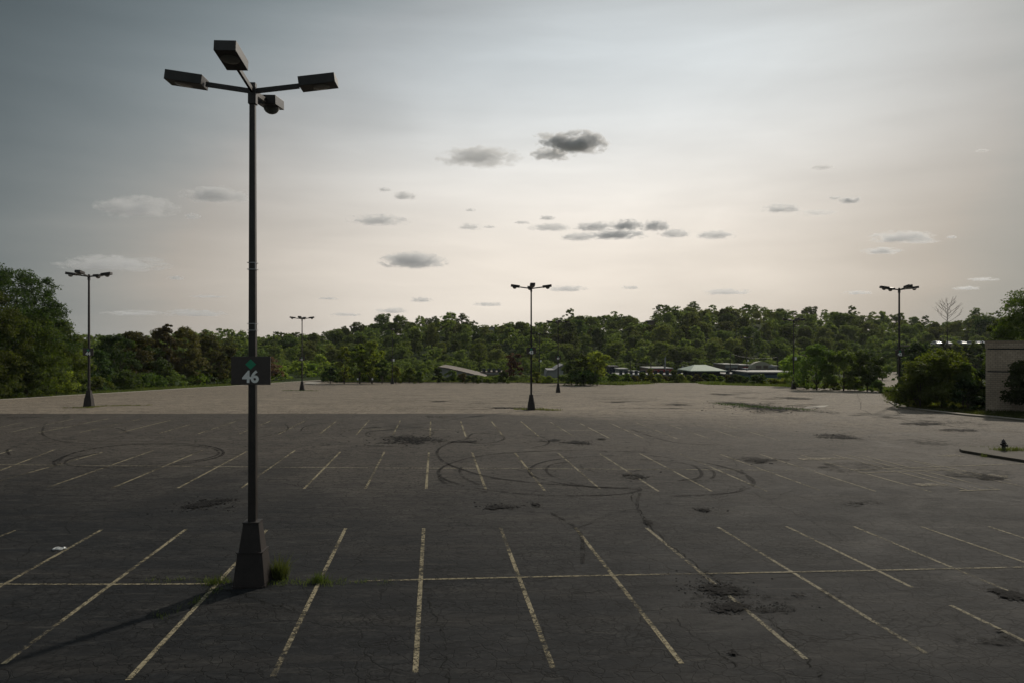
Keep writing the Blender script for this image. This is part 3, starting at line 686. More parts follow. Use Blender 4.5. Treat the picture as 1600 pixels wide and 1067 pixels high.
# middle
GM='trees at the far edge of the lot'
T_(418,0,52,558,'leaf_red','reddish bush tree just right of the sign numbered 46',80,D=142,c0=.03)
T_(432,0,46,572,'leaf_light','yellow green bush at the foot of the reddish tree',81,name='bush',cat='bush',D=138,c0=0,shape='dome')
T_(466,0,40,564,'leaf_light','light green bush behind the post numbered 41',82,name='bush',cat='bush',D=170,c0=0,shape='dome')
T_(484,0,44,568,'leaf_light','broad pale bush right of the post numbered 41',83,name='bush',cat='bush',D=166,c0=0,shape='dome')
T_(497,0,32,552,'leaf_light','light green round tree beyond the concrete pad',84,D=176,c0=.1)
T_(516,0,26,570,'leaf_dark','small dark bush between two light trees',85,name='bush',cat='bush',D=184,c0=0,shape='dome')
T_(538,0,26,541,'leaf_light','narrow light tree left of the wide twin tree',86,D=186,c0=.02,shape='round',group=GM)
T_(562,0,34,538,'leaf_light','wide light green tree left of the thin far post',87,D=184,c0=.02,nl=12,group=GM)
T_(581,0,42,533,'leaf_light','tallest light green tree at the far lot edge',88,D=187,c0=.02,nl=12,group=GM)
T_(597,0,24,562,'leaf','green lower tree against the thin far post',89,D=183,c0=.05,group=GM)
for i,(px,w_,t_,m_,l_) in enumerate(((618,20,571,'leaf_light','pointed bush right of the thin far post'),(640,26,573,'leaf','round bush between thin post and sloping roof'),(655,14,580,'leaf','small bush by the sloping roof corner'),(684,22,574,'leaf_dark','dark clipped round bush before the sloping roof'),(706,24,578,'leaf','leafy bush before the sloping roof'),(723,22,582,'leaf_brown','brownish bush before the sloping roof'),(740,26,586,'leaf','low bush at the end of the sloping roof'),(786,21,579,'leaf','clipped round bush left of the post numbered 43'),(765,20,590,'leaf_light','very low bush before the brown flat roof'),(838,18,580,'leaf_light','light bush right of the post numbered 43'),(855,20,587,'leaf_light','low bush before the white sloping roof'),(958,24,582,'leaf','round bush right of the dark pair of trees'))):
    T_(px,0,w_,t_,m_,l_,100+i,name='bush',cat='bush',D=188+2*(i%2),c0=0,shape='dome',nl=6,group='bushes along the far edge of the lot')
T_(802,0,32,551,'leaf_red','russet tree left of the post numbered 43',120,D=205,c0=.05)
T_(893,0,40,560,'leaf_dark','dark tree, left of the pair right of post 40',121,D=172,c0=.04,nl=11)
T_(912,0,40,554,'leaf','green middle tree of the clump right of post 40',122,D=173,c0=.05,nl=11)
T_(933,0,38,549,'leaf_light','taller loose tree, right one of the clump beside post 40',123,D=170,c0=.25,nl=11)
T_(915,0,66,580,'leaf','low skirt of shrub under the clump beside post 40',124,name='bush',cat='bush',D=169,c0=0,shape='dome')
for i in range(15):
    px=980+i*12.2; mm=['leaf_light','leaf_brown','leaf','leaf_light'][i%4]
    T_(px,0,17,[583,586,581,575,584,587,577,584,586,585,582,585,587,586,584][i],mm,'scrubby roadside bush in the row below the '+('left flat roofs','left flat roofs','grey box roof','pink walled shop','pink walled shop','white flagpole','white flagpole','leaning utility pole','dark pavilion','dark pavilion','dark pavilion','pavilion roof corner','pavilion roof corner','long low roof','long low roof')[i]+(', taller one' if i in (3,6,10) else ''),130+i,name='bush',cat='bush',D=196+(i%3)*3,c0=0,shape='dome',nl=5,group='scrubby row beyond the far pavement')
T_(1142,0,18,587,'leaf_dark','small dark clipped bush left of the dome shaped bush',150,name='bush',cat='bush',D=180,c0=0,shape='dome')
T_(1156,0,22,586,'leaf','clipped bush touching the dome shaped bush',151,name='bush',cat='bush',D=179,c0=0,shape='dome')
T_(1184,0,38,585.5,'leaf','wide dome shaped clipped bush at the far edge',152,name='bush',cat='bush',D=176,c0=0,shape='dome',nl=12)
T_(1212,0,34,592,'leaf_light','low pale bush right of the dome shaped bush',153,name='bush',cat='bush',D=172,c0=0,shape='dome')
T_(1240,0,52,555,'leaf_light','loose yellow green tree behind the post by the hedge',154,D=160,c0=.08)
T_(1276,0,64,537,'leaf','tall green tree right of the post by the hedge',155,D=140,c0=.03,nl=13)
T_(1318,0,58,545,'leaf','green tree, middle of the right trio',156,D=136,c0=.03,nl=12)
T_(1355,0,62,548,'leaf_dark','round dark tree, right one of the right trio',157,D=132,c0=.03,nl=13)
for i,(px,t_) in enumerate(((1256,586),(1297,588),(1336,588))): T_(px,0,30,t_,'leaf',('low shrub under the gap between the loose tree and the tall green tree','low shrub between the tall green tree and the middle tree of the trio','low shrub between the middle tree and the round dark tree')[i],260+i,name='bush',cat='bush',D=145-4*i,c0=0,shape='dome',nl=6)
T_(1378,0,34,562,'leaf','light tree beyond the round dark tree',158,D=200,c0=.05)
T_(1372,0,26,592,'leaf','low bush at the corner of the lot by the gap',159,name='bush',cat='bush',D=124,c0=0,shape='dome')
T_(1430,0,46,535,'leaf_dark','dark rounded tree behind the post numbered 42',160,D=150,c0=0,nl=11)
# right shrub mass, wall trees
T_(1472,0,108,547,'leaf_light','great spreading shrub at the right beside the kerb',170,name='shrub',cat='shrub',D=78,c0=.12,nl=15,ncl=330,shape='round')
T_(1438,0,74,562,'leaf','green shrub leaning left out of the great spreading shrub',177,name='shrub',cat='shrub',D=76,c0=.0,nl=10,ncl=170,shape='dome')
T_(1505,0,64,566,'leaf','lower right shrub beside the great spreading shrub',178,name='shrub',cat='shrub',D=76,c0=.0,nl=10,ncl=150,shape='dome')
T_(1420,0,60,585,'leaf_dark','dark lower part shrub at the foot of post 42',171,name='shrub',cat='shrub',D=78,c0=0,shape='dome',nl=9)
T_(1512,0,56,590,'leaf_dark','dark low shrub between the spreading shrub and the block wall',172,name='shrub',cat='shrub',D=74,c0=0,shape='dome',nl=9)
T_(1535,0,40,575,'leaf_dark','narrow climbing shrub at the corner of the block wall',173,name='shrub',cat='shrub',D=76,c0=.0,nl=8)
T_(1608,0,80,560,'leaf_dark','dark leafy tree standing before the block wall',174,D=68,c0=.1,nl=11,ncl=200)
T_(1618,0,130,455,'leaf','large green tree rising behind the block wall',175,D=105,c0=.2,nl=15)
T_(1572,0,60,495,'leaf','green tree left part behind the block wall',176,D=112,c0=.2,nl=11)
# bare dead tree
def dead_tree(px,D,pyt,label):
    x=(px-800)/F*D; p=Vector((x,D,Z(x,D))); H=EYE+(HZ-pyt)/F*D-p.z
    r=empty('bare_tree',p); tag(r,label,'tree'); rr=random.Random(8)
    tb=MB(); tb.tube([(0,0,0),(.2,0,H*.4),(0,.1,H*.7),(.1,0,H*.97)],[.2,.14,.08,.02],7); tb.build('trunk',MT['bark'],r)
    br=MB()
    def lim(a,d,L,rad,dep):
        m=a+d*L*.5+Vector((0,0,L*.06)); e=a+d*L+Vector((0,0,L*.2)); br.tube([a,m,e],[rad,rad*.75,rad*.35],5)
        if dep:
            for _ in range(3):
                nd=(d+Vector((rr.uniform(-.8,.8),rr.uniform(-.8,.8),rr.uniform(0,.7)))).normalized(); lim(a.lerp(e,rr.uniform(.4,.95)),nd,L*.5,rad*.5,dep-1)
    for i in range(22):
        q=i*2.4; z=H*(.66+.30*i/22) if i>4 else H*(.5+.04*i); L=H*.15*(1 if i>4 else .3)*(1.15-.5*i/22)
        lim(Vector((.1,0,z)),Vector((math.cos(q),math.sin(q),.55)).normalized(),L,.05,2)
    br.build('bare_branches',MT['bark'],r)
dead_tree(1480,200,470,'bare leafless tree standing above the right woods')
# ---------------------------------------------------------------- hillside wood
VAR=[]
hs=random.Random(77)
VARL=[]
for k in range(14):
    H=hs.uniform(11,16.5); R=hs.uniform(3.8,6.8); sh=['round','round','dome','up','round','round','up','round','cone','round','up','round','up','round'][k]
    if sh=='cone': R=3.2; H=15
    V,Fq,tb=tree_parts(400+k,H,R,H*(.10 if sh!='cone' else .05),(16 if k<10 else 11) if sh!='cone' else 14,int((270 if k<10 else 110)*(R/5.5)**2)+40,26,.30,.85 if k<10 else .7,sh)
    VL,FL,_t=tree_parts(500+k,H,R,H*.08,10,int(50*(R/5.5)**2)+14,16,.62,1.2,sh); VARL.append(np_mesh('wood',VL,FL,MT['leaf_hill']))
    tv=np.array(tb.v); nf=[]
    for f in tb.f:
        nf.append(list(f)+[f[-1]]*(4-len(f)) if len(f)<4 else f[:4])
    m=MT['leaf_hill'] if k%4!=3 else MT['leaf']
    me_c=np_mesh('crown',V,Fq,m); me_t=tb.mesh('trunk',MT['bark']); VAR.append((me_c,me_t,H,sh))
cand=[]
for row in range(9):
    y=346+row*19.5
    n=int((1700/F*y)/11.2)
    for i in range(n):
        px=(-60+1720*(i+.5*(row%2)+hs.uniform(-.28,.28))/n)
        yy=y+hs.uniform(-6,6); cand.append((px,yy,row))
cand=[c for c in cand if c[0]>95]
hs.shuffle(cand); cand.sort(key=lambda c:c[2]//1)
# nearest-first is biggest; keep 290 as single trees, the rest as one mass
def showing(c): return (c[0]>345)
vis=[c for c in cand if showing(c)]; rest=[c for c in cand if not showing(c)]
lm=[(460,'left end of the hill'),(560,'post 41'),(640,'thin far post'),(720,'sloping grey roof'),(800,'russet tree'),(880,'post 43'),(960,'dark tree clump'),(1040,'pink walled shop'),(1130,'pavilion'),(1210,'arched shop front'),(1300,'tall green tree'),(1390,'round dark tree'),(1480,'spreading shrub'),(1700,'block wall')]
zn=['at the wooded hill foot','low on the wooded hill','halfway up the wooded hill','high on the wooded hill','on the wooded crest']
shn={'round':'round','dome':'domed','up':'upswept','cone':'pointed'}
seen={}
def place(c,i):
    px,y,row=c; k=hs.randrange(10) if row<7 else hs.choice((0,1,3,4,6,9,10,11,12,13,10,11,12,13))
    if k==8 and hs.random()<.6: k=1
    me_c,me_t,H,sh=VAR[k]; x=(px-800)/F*y; s=hs.uniform(.72,1.12)
    if row<3: s*=.95
    if row>=7: s*=hs.uniform(.7,1.12)
    return me_c,me_t,x,y,s,sh
order=sorted(vis,key=lambda c:c[2]); step=len(order)/290
keep=set(int(i*step) for i in range(290)) if len(order)>290 else set(range(len(order)))
mass=[]
for i,c in enumerate(order):
    me_c,me_t,x,y,s,sh=place(c,i)
    rz=hs.uniform(0,6.28); loc=(x,y,Z(x,y)-.5)
    if i not in keep: mass.append((VARL[hs.randrange(12)],x,y,s,rz)); continue
    r=bpy.data.objects.new('hillside_tree',me_c); C.objects.link(r); r.location=loc; r.rotation_euler=(0,0,rz); r.scale=(s,s,s*hs.uniform(.9,1.1))
    mark=next(n for b_,n in lm if c[0]<b_)
    size='large' if s>1.0 else ('small' if s<.8 else 'medium')
    zone=zn[min(4,int(c[2]/8*4.99))]
    lab=f'{size} {shn[sh]} green tree {zone}, above the {mark}'
    tag(r,lab,'tree','trees of the wooded hill')
for c in rest: 
    me_c,me_t,x,y,s,sh=place(c,0); mass.append((VARL[hs.randrange(8)],x,y,s,hs.uniform(0,6.28)))
# trees behind the crest and far left ridge, understorey: one mass nobody could count
for i in range(170):
    px=hs.uniform(90,1650); y=hs.uniform(498,530); me_c=VARL[hs.randrange(8)]; mass.append((me_c,(px-800)/F*y,y,hs.uniform(.6,.9),hs.uniform(0,6)))
for i in range(420):
    px=hs.uniform(330,1650); y=hs.uniform(330,470) if i%3 else hs.uniform(326,345); me_c=VARL[hs.randrange(8)]; mass.append((me_c,(px-800)/F*y,y,hs.uniform(.32,.55),hs.uniform(0,6)))
for i in range(150):
    px=hs.uniform(500,985); y=hs.uniform(198,216); mass.append((VARL[hs.randrange(8)],(px-800)/F*y,y,hs.uniform(.28,.38) if px<668 else hs.uniform(.13,.19),hs.uniform(0,6)))
for i in range(50):
    px=hs.uniform(1200,1370); y=hs.uniform(165,200); mass.append((VARL[hs.randrange(8)],(px-800)/F*y,y,hs.uniform(.14,.2),hs.uniform(0,6)))
for i in range(170):
    px=hs.uniform(420,985); y=hs.uniform(290,345); mass.append((VARL[hs.randrange(8)],(px-800)/F*y,y,hs.uniform(.35,.5),hs.uniform(0,6)))
for i in range(60):
    px=hs.uniform(1180,1420); y=hs.uniform(300,345); mass.append((VARL[hs.randrange(8)],(px-800)/F*y,y,hs.uniform(.3,.45),hs.uniform(0,6)))
VV=[];FF=[];n0=0
for me_c,x,y,s,rz in mass:
    n=len(me_c.vertices); co=np.empty(n*3,np.float32); me_c.vertices.foreach_get('co',co); co=co.reshape(-1,3)*s
    ca,sa=math.cos(rz),math.sin(rz); co=np.stack([co[:,0]*ca-co[:,1]*sa+x,co[:,0]*sa+co[:,1]*ca+y,co[:,2]+Z(x,y)-.5],1)
    VV.append(co); FF.append(np.arange(n).reshape(-1,4)+n0); n0+=n
o=link('distant_wood',np_mesh('distant_wood',np.concatenate(VV),np.concatenate(FF),MT['leaf_hill']))
tag(o,'dense green undergrowth and far trees filling the wooded hill','wood',None,'stuff')
# ---------------------------------------------------------------- grass and weeds
def blades(name,pts,hmin,hmax,wd,label,m='grass',per=5,spread=.25):
    rs=np.random.RandomState(len(pts)); P=np.repeat(np.array([(p[0],p[1],p[2]) for p in pts]),per,0)
    n=len(P); P[:,:2]+=rs.normal(0,spread,(n,2)); h=rs.uniform(hmin,hmax,n)*rs.uniform(.6,1,n); q=rs.uniform(0,6.28,n)
    sx,sy=np.cos(q)*wd,np.sin(q)*wd; lx,ly=rs.normal(0,.35,n)*h,rs.normal(0,.35,n)*h
    b0=P.copy(); b1=P.copy(); b0[:,0]-=sx;b0[:,1]-=sy;b1[:,0]+=sx;b1[:,1]+=sy
    m1=P.copy(); m1[:,0]+=lx*.3+sx*.7; m1[:,1]+=ly*.3+sy*.7; m1[:,2]+=h*.6
    m0=m1.copy(); m0[:,0]-=sx*1.4; m0[:,1]-=sy*1.4
    t=P.copy(); t[:,0]+=lx; t[:,1]+=ly; t[:,2]+=h; t2=t.copy(); t2[:,0]+=.1*wd
    V=np.stack([b0,b1,m1,m0,t,t2],1).reshape(-1,3); i=np.arange(n)[:,None]*6
    Fq=np.concatenate([i+np.array([[0,1,2,3]]),i+np.array([[3,2,5,4]])])
    return tag(link(name,np_mesh(name,V,Fq,MT[m])),label,'grass',None,'stuff')
def along(L,n,js,zoff=0,width=0):
    P=[G(*p) for p in L]; d=[(b-a).length for a,b in zip(P,P[1:])]; tot=sum(d); o=[]
    for _ in range(n):
        t=rg.uniform(0,tot); k=0
        while k<len(d)-1 and t>d[k]: t-=d[k]; k+=1
        p=P[k].lerp(P[k+1],min(1,t/d[k])); tt=(P[k+1]-P[k]).normalized(); nn=Vector((-tt.y,tt.x,0))
        p=p+nn*rg.uniform(0,width)+Vector((rg.gauss(0,js),rg.gauss(0,js),0)); o.append((p.x,p.y,Z(p.x,p.y)+zoff-.03))
    return o
EL=[(-80,630),(0,623.5),(130,615.5),(280,606.5),(360,602),(440,596.5)]
blades('grass',along(EL,5200,.4,-.05,9),.15,.6,.05,'rough grass verge along the left edge of the lot',per=5,spread=.35)
blades('grass',along([(520,594.5),(535,596.5),(700,597),(800,597.2),(900,599),(970,600.8)],5200,.5,-.05,13),.3,.9,.10,'green lawn strip beyond the far edge of the lot',per=5,spread=.5)
blades('grass',along([(985,597.2),(1090,597.4),(1105,600.2),(1200,602.4),(1300,606),(1376,610)],4200,.5,-.05,10),.25,.8,.09,'grassy verge under the clipped bushes and the right trio of trees',per=5,spread=.5)
blades('grass',along([(1380,611),(1390,622),(1396,628),(1412,635.5),(1460,641.5),(1500,646),(1550,650.5),(1600,655),(1700,665)],9000,.25,-.05,7),.15,.5,.035,'rough grass bank behind the right kerb',per=5,spread=.3)
blades('weeds',along([(1508,702),(1600,700.6)],40,.2)+along([(1535,713),(1545,712)],14,.1)+along([(1556,706.5),(1600,707)],110,.2,.15),.1,.35,.012,'weeds round the hydrant and the island edge',per=5,spread=.12)
blades('weeds',along([(300,905),(345,911),(420,912),(500,910),(560,909),(620,907)],60,.08)+along([(440,908),(530,912)],45,.12)+along([(360,908),(300,945),(235,965)],35,.10)+along([(240,905),(330,908)],16,.08),.03,.20,.006,'low weeds growing from the pavement crack at the near lamp post',per=9,spread=.07)
blades('weed_tuft',along([(430,902),(446,904)],30,.05),.32,.80,.009,'tall grass tuft right of the near lamp post base',per=10,spread=.05)
blades('weed_tuft',along([(493,908),(503,908)],18,.06),.15,.42,.008,'smaller grass tuft by the stall line right of the near lamp post',per=9,spread=.06)
blades('weed_tuft',along([(330,912),(352,908)],20,.08),.08,.32,.008,'grass tuft left of the near lamp post base',per=9,spread=.08)
blades('weeds',along([(105,637),(135,637),(165,634),(240,633)],110,.2),.08,.3,.02,'weeds at the foot of the post numbered 44',per=6,spread=.2)
blades('weeds',along([(808,639),(850,640),(870,641)],90,.2),.08,.35,.025,'weeds at the foot of the post numbered 43',per=6,spread=.25)
blades('weeds',along([(1130,630),(1180,636),(1260,640)],240,.8)+along([(445,610),(500,610.5)],80,.3),.06,.28,.03,'sparse weeds in the far cracks of the lot',m='leaf_dark',per=5,spread=.4)
# ---------------------------------------------------------------- buildings
def mcol(name,c,rough=.7,var=.15): return simple(name,c,rough,0,var,.6)
B_={k:mcol('wall_'+k,v) for k,v in dict(grey=(.22,.22,.21),white=(.22,.22,.22),pink=(.27,.16,.14),navy=(.012,.018,.035),brown=(.13,.10,.08),blue=(.035,.07,.10),cream=(.34,.32,.25),dark=(.03,.03,.035),red=(.25,.02,.02),sage=(.36,.42,.34),roofgrey=(.15,.15,.14),glass=(.02,.03,.04),palegrey=(.27,.27,.26)).items()}
def frame(px0,px1,D):
    x0,x1=(px0-800)/F*D,(px1-800)/F*D; return x0,x1,Z((x0+x1)/2,D)
def zz(py,D): return EYE+(HZ-py)/F*D
def bld(px0,px1,pyt,D,dep,wall,label,roof='roofgrey',name='building',over=.3,band=None,wins=0,signcol=None,rooft=.35):
    x0,x1,zb=frame(px0,px1,D); zt=zz(pyt,D); cx=(x0+x1)/2; wd=x1-x0
    r=empty(name,(cx,D,zb-.3)); tag(r,label,'building'); h=zt-zb+.3
    b=MB(); b.box((0,dep/2,(h-rooft)/2),(wd,dep,h-rooft)); b.build('wall',B_[wall],r)
    b=MB(); b.box((0,dep/2,h-rooft/2),(wd+2*over,dep+2*over,rooft)); b.build('roof',B_[roof],r)
    if band: b=MB(); b.box((0,-.06,h-rooft-band[1]/2-.05),(wd*.98,.12,band[1])); b.build('fascia_band',B_[band[0]],r)
    for i in range(wins):
        ww=wd/wins; b=MB(); b.box((-wd/2+ww*(i+.5),-.03,1.9),(ww*.62,.08,1.9)); wf=b.build('window',B_['glass'],r)
        b=MB(); b.box((-wd/2+ww*(i+.5),-.09,2.92),(ww*.66,.06,.12)); b.build('frame',B_['palegrey'],wf)
    if signcol: b=MB(); b.box((wd*.1,-.18,h-rooft-.8),(wd*.35,.12,.7)); b.build('shop_sign',B_[signcol],r)
    return r
def prism(px0,px1,D,dep,prof,wall,roof,label,wallh):
    """building whose roof follows a profile of (px,py)"""
    x0,x1,zb=frame(px0,px1,D); r=empty('building',((x0+x1)/2,D,zb-.3)); tag(r,label,'building'); cx=(x0+x1)/2
    P=[((px-800)/F*D-cx,zz(py,D)-zb+.3) for px,py in prof]; n=len(P)
    vs=[(x,0,0) for x,z in P]+[(x,0,z-.25) for x,z in P]+[(x,dep,0) for x,z in P]+[(x,dep,z-.25) for x,z in P]
    fs=[(i,i+1,n+i+1,n+i) for i in range(n-1)]+[(2*n+i+1,2*n+i,3*n+i,3*n+i+1) for i in range(n-1)]+[(0,n,3*n,2*n),(n-1,2*n-1+0,4*n-1,3*n-1)]
    MB().add(vs,fs).build('wall',B_[wall],r)
    b=MB()
    for i in range(n-1):
        (xa,za),(xb,zb2)=P[i],P[i+1]
        b.add([(xa,-.5,za-.22),(xb,-.5,zb2-.22),(xb,dep+.5,zb2-.22),(xa,dep+.5,za-.22),(xa,-.5,za),(xb,-.5,zb2),(xb,dep+.5,zb2),(xa,dep+.5,za)],[(0,1,5,4),(4,5,6,7),(1,2,6,5),(0,4,7,3),(2,3,7,6),(0,3,2,1)])
    b.build('roof',B_[roof],r); return r
def hip(px0,px1,D,dep,pe,pr,rx0,rx1,wall,roof,label):
    x0,x1,zb=frame(px0,px1,D); cx=(x0+x1)/2; r=empty('building',(cx,D,zb-.3)); tag(r,label,'building')
    he=zz(pe,D)-zb+.3; hr=zz(pr,D)-zb+.3; a,b_=(rx0-800)/F*D-cx,(rx1-800)/F*D-cx; hw=(x1-x0)/2; o=1.6
    m=MB(); m.box((0,dep/2,he/2),(2*hw-2*o,dep-2*o+1.6,he)); m.build('wall',B_[wall],r)
    m=MB(); m.add([(-hw,-o,he),(hw,-o,he),(hw,dep+o,he),(-hw,dep+o,he),(a,dep/2,hr),(b_,dep/2,hr),(-hw,-o,he-.25),(hw,-o,he-.25),(hw,dep+o,he-.25),(-hw,dep+o,he-.25)],[(0,1,5,4),(1,2,5),(2,3,4,5),(3,0,4),(6,7,1,0),(7,8,2,1),(8,9,3,2),(9,6,0,3),(9,8,7,6)]); m.build('roof',B_[roof],r)
    return r
prism(680,758,262,26,[(680,579),(685,572.5),(700,574.5),(720,579),(740,584),(758,589)],'grey','brown','building with a long pale roof sloping down to the right',5)
prism(853,880,262,18,[(853,586),(855,577.5),(866,577.5),(872,573),(880,569)],'palegrey','white','white roofed building rising to the right behind post 40',4)
bld(752,784,580.5,285,18,'brown','low brown flat roofed building left of the russet tree','brown',band=('palegrey',.5),wins=4)
bld(953,966,571.5,290,14,'navy','dark blue black box building right of the tree clump','dark')
bld(967,981,575.5,262,10,'grey','grey box on the flat roofs left of the pink shop','palegrey',wins=2)
bld(966,1006,584.5,240,14,'dark','low flat white roofed building behind the scrubby row','white',wins=5)
bld(987,999,579.5,258,8,'palegrey','small white block standing above the low flat roof','white')
bld(1014,1051,574.5,300,20,'pink','pink brick shop with a red fascia','grey',band=('red',1.2),wins=6)
bld(1001,1084,584.5,246,12,'dark','long low dark building between pink shop and pavilion','roofgrey',wins=9)
hip(1077,1134,236,15,578.5,570.5,1094,1112,'navy','sage','dark pavilion with a pale green hipped roof')
bld(1132,1172,583.5,244,12,'dark','long low roofed canopy right of the pavilion','roofgrey',wins=4)
bld(1133,1153,568.5,310,18,'brown','dark shop front with grey upper band behind the canopy','grey',band=('palegrey',1.2),wins=3)
bld(1153,1173,569.5,314,18,'brown','shop front with red sign left of the arched front','grey',signcol='red',wins=3)
# arched shop front
x0,x1,zb=frame(1172,1206,300); r=empty('building',((x0+x1)/2,300,zb-.3)); tag(r,'shop front with a wide cream arched gable','building')
hw=(x1-x0)/2; h1=zz(572.5,300)-zb+.3; h2=zz(564.5,300)-zb+.3
b=MB(); b.box((0,8,h1/2-.5),(2*hw,16,h1-1)); b.build('wall',B_['blue'],r)
b=MB(); n=14; P=[(-hw*.98*math.cos(math.pi*i/n),h1-1+(h2-h1+1)*math.sin(math.pi*i/n)) for i in range(n+1)]
b.add([(x,-.4,z) for x,z in P]+[(x,3,z) for x,z in P],[tuple(range(n+1))]+[(i,i+1,n+2+i,n+1+i) for i in range(n)]); b.build('arched_gable',B_['cream'],r)
b=MB(); b.box((-hw*.25,-.46,h1-.1),(hw*.5,.1,1.2)); b.box((hw*.4,-.46,h1-.1),(hw*.4,.1,1.2)); b.build('gable_panel',B_['brown'],r)
b=MB(); b.box((0,-.05,1.8),(hw*1.4,.1,2.2)); b.build('shop_window',B_['glass'],r)
b=MB(); b.lathe([(1.3,0),(1.2,.6),(.7,1.1),(0,1.3)],12,c=(hw*.95,0,h1-.4)); b.build('dome_cap',B_['white'],r)
bld(1168,1241,580.5,232,16,'blue','long teal building with a sunlit white roof','white',band=('navy',.5),wins=0)
bld(1205,1216,571,300,10,'palegrey','small pale block right of the arched shop front','grey')
bld(1248,1345,594,250,10,'palegrey','pale low building glimpsed under the right trio of trees','white')
bld(748,772,511,500,10,'palegrey','grey house roof peeping from the hill crest left of post 43','roofgrey',name='house')
bld(1012,1024,501,500,8,'brown','small brown house at the notch of the hill crest','grey',name='house')
# block wall building at the right border
D=72; x0=(1540-800)/F*D; zb=Z(x0,D); zt=zz(533.5,D); r=empty('block_building',(x0,D,zb-.3),R_(-33)); tag(r,'beige concrete block building at the right border with dark grooves','building')
def _blk(nt,N,M,MIX,MR,NOISE,MAP):
    tc=N('ShaderNodeTexCoord').outputs['Object']; s=N('ShaderNodeSeparateXYZ',{0:tc})
    v=N('ShaderNodeCombineXYZ',{0:M('ADD',s.outputs[0],s.outputs[1]),1:s.outputs[2],2:0.0}).outputs[0]
    br=N('ShaderNodeTexBrick',{'Vector':v,'Color1':(.50,.40,.30,1),'Color2':(.42,.335,.25,1),'Mortar':(.13,.11,.09,1),'Scale':1.0,'Mortar Size':.012,'Brick Width':.4,'Row Height':.2})
    n=NOISE(MAP(tc,(.6,.6,.25)),1.2,5,.65); c=MIX(MR(n,.35,.7,0,.45),br.outputs[0],(.10,.09,.08))
    p=principled(nt,N,c,.9,bump=br.outputs[1],bstr=.3,spec=.2); out(nt,N,p.outputs[0])
MT['block']=mat('beige_block',_blk)
h=zt-zb+.3; g1=zz(545,D)-zb+.3; g2=zz(580,D)-zb+.3
for z0,z1,off,nm in ((0,g2-.07,0,'lower_wall'),(g2+.07,g1-.07,0,'upper_wall'),(g1+.07,h,-.06,'parapet')):
    b=MB(); b.box((15,10,(z0+z1)/2),(30-2*off,20-2*off,z1-z0)); b.build(nm,MT['block'],r)
b=MB(); b.box((15,10,g2),(29.7,19.7,.14)); b.box((15,10,g1),(29.7,19.7,.14)); b.build('groove',B_['dark'],r)
b=MB(); b.box((15,10,h+.04),(30.3,20.3,.08)); b.build('coping',MT['block'],r)
# ---------------------------------------------------------------- utility poles and cables
pt={}
for px,pyt,D,lab,lean,xa in ((985,564,265,'utility pole left of the pink shop',0,.8),(1017,559,300,'plain utility pole over the left end of the pink shop',0,0),(1066,562,270,'leaning utility pole with transformer between pink shop and pavilion',.06,1.6),(1141,550.5,275,'utility pole with crossarms right of the pavilion',0,1.4),(1215,556,300,'thin pole right of the arched shop front',0,.5)):
    x=(px-800)/F*D; z=Z(x,D); H=zz(pyt,D)-z; r=empty('utility_pole',(x,D,z)); tag(r,lab,'utility pole')
    b=MB(); b.tube([(0,0,0),(-lean*H*1.5,0,H)],[.2,.13],7); b.build('pole',MT['bark'],r)
    if xa: 
        b=MB(); b.box((-lean*H*1.5,0,H-.4),(xa*2.2,.14,.14)); b.build('crossarm',MT['bark'],r)
    if xa==1.4: b=MB(); b.box((0,0,H-2.7),(2.4,.14,.14)); b.build('crossarm',MT['bark'],r)
    if lean: b=MB(); b.lathe([(0,0),(.34,0),(.34,1.1),(0,1.25)],10,c=(.1,-.4,H-3.4)); b.build('transformer',B_['palegrey'],r)
    pt[px]=Vector((x-lean*H*1.5,D,z+H-.35))
def cable(a,b,sag,lab):
    mb=MB(); P=[a.lerp(b,i/12)-Vector((0,0,sag*4*(i/12)*(1-i/12))) for i in range(13)]; mb.tube(P,[.035]*13,4)
    tag(mb.build('overhead_cable',MT['wire']),lab,'cable')
cable(Vector((-45,265,2)),pt[985],1.2,'overhead cable running left from the pole by the pink shop')
cable(pt[985],pt[1066],1.2,'overhead cable between the pink shop pole and the leaning pole')
cable(pt[1066],pt[1141],1.5,'overhead cable from the leaning pole to the crossarm pole')
cable(pt[1141]-Vector((0,0,2.4)),pt[1066]+Vector((0,0,-1)),2.0,'lower overhead cable over the pavilion roof')
cable(pt[1141],pt[1215],1.2,'overhead cable from the crossarm pole to the right')
# flag pole with white flag cloth
x=(1040-800)/F*255; r=empty('flagpole',(x,255,Z(x,255))); tag(r,'pale flagpole with a hanging white flag','flagpole'); H=zz(556,255)-Z(x,255)
b=MB(); b.tube([(0,0,0),(0,0,H)],[.12,.07],8); b.build('pole',B_['palegrey'],r)
b=MB(); P=[(0,0,H-.3),(-.5,.1,H-.6),(-.35,-.1,H-2.6),(-.7,.05,H-4.2),(-.15,0,H-4.4)]; b.add([Vector(p)+Vector((0,.03,0)) for p in P]+[Vector(p)-Vector((0,.03,0)) for p in P],[(4,3,2,1,0),(5,6,7,8,9),(0,1,6,5),(1,2,7,6),(2,3,8,7),(3,4,9,8),(4,0,5,9)]); b.build('flag',B_['white'],r)
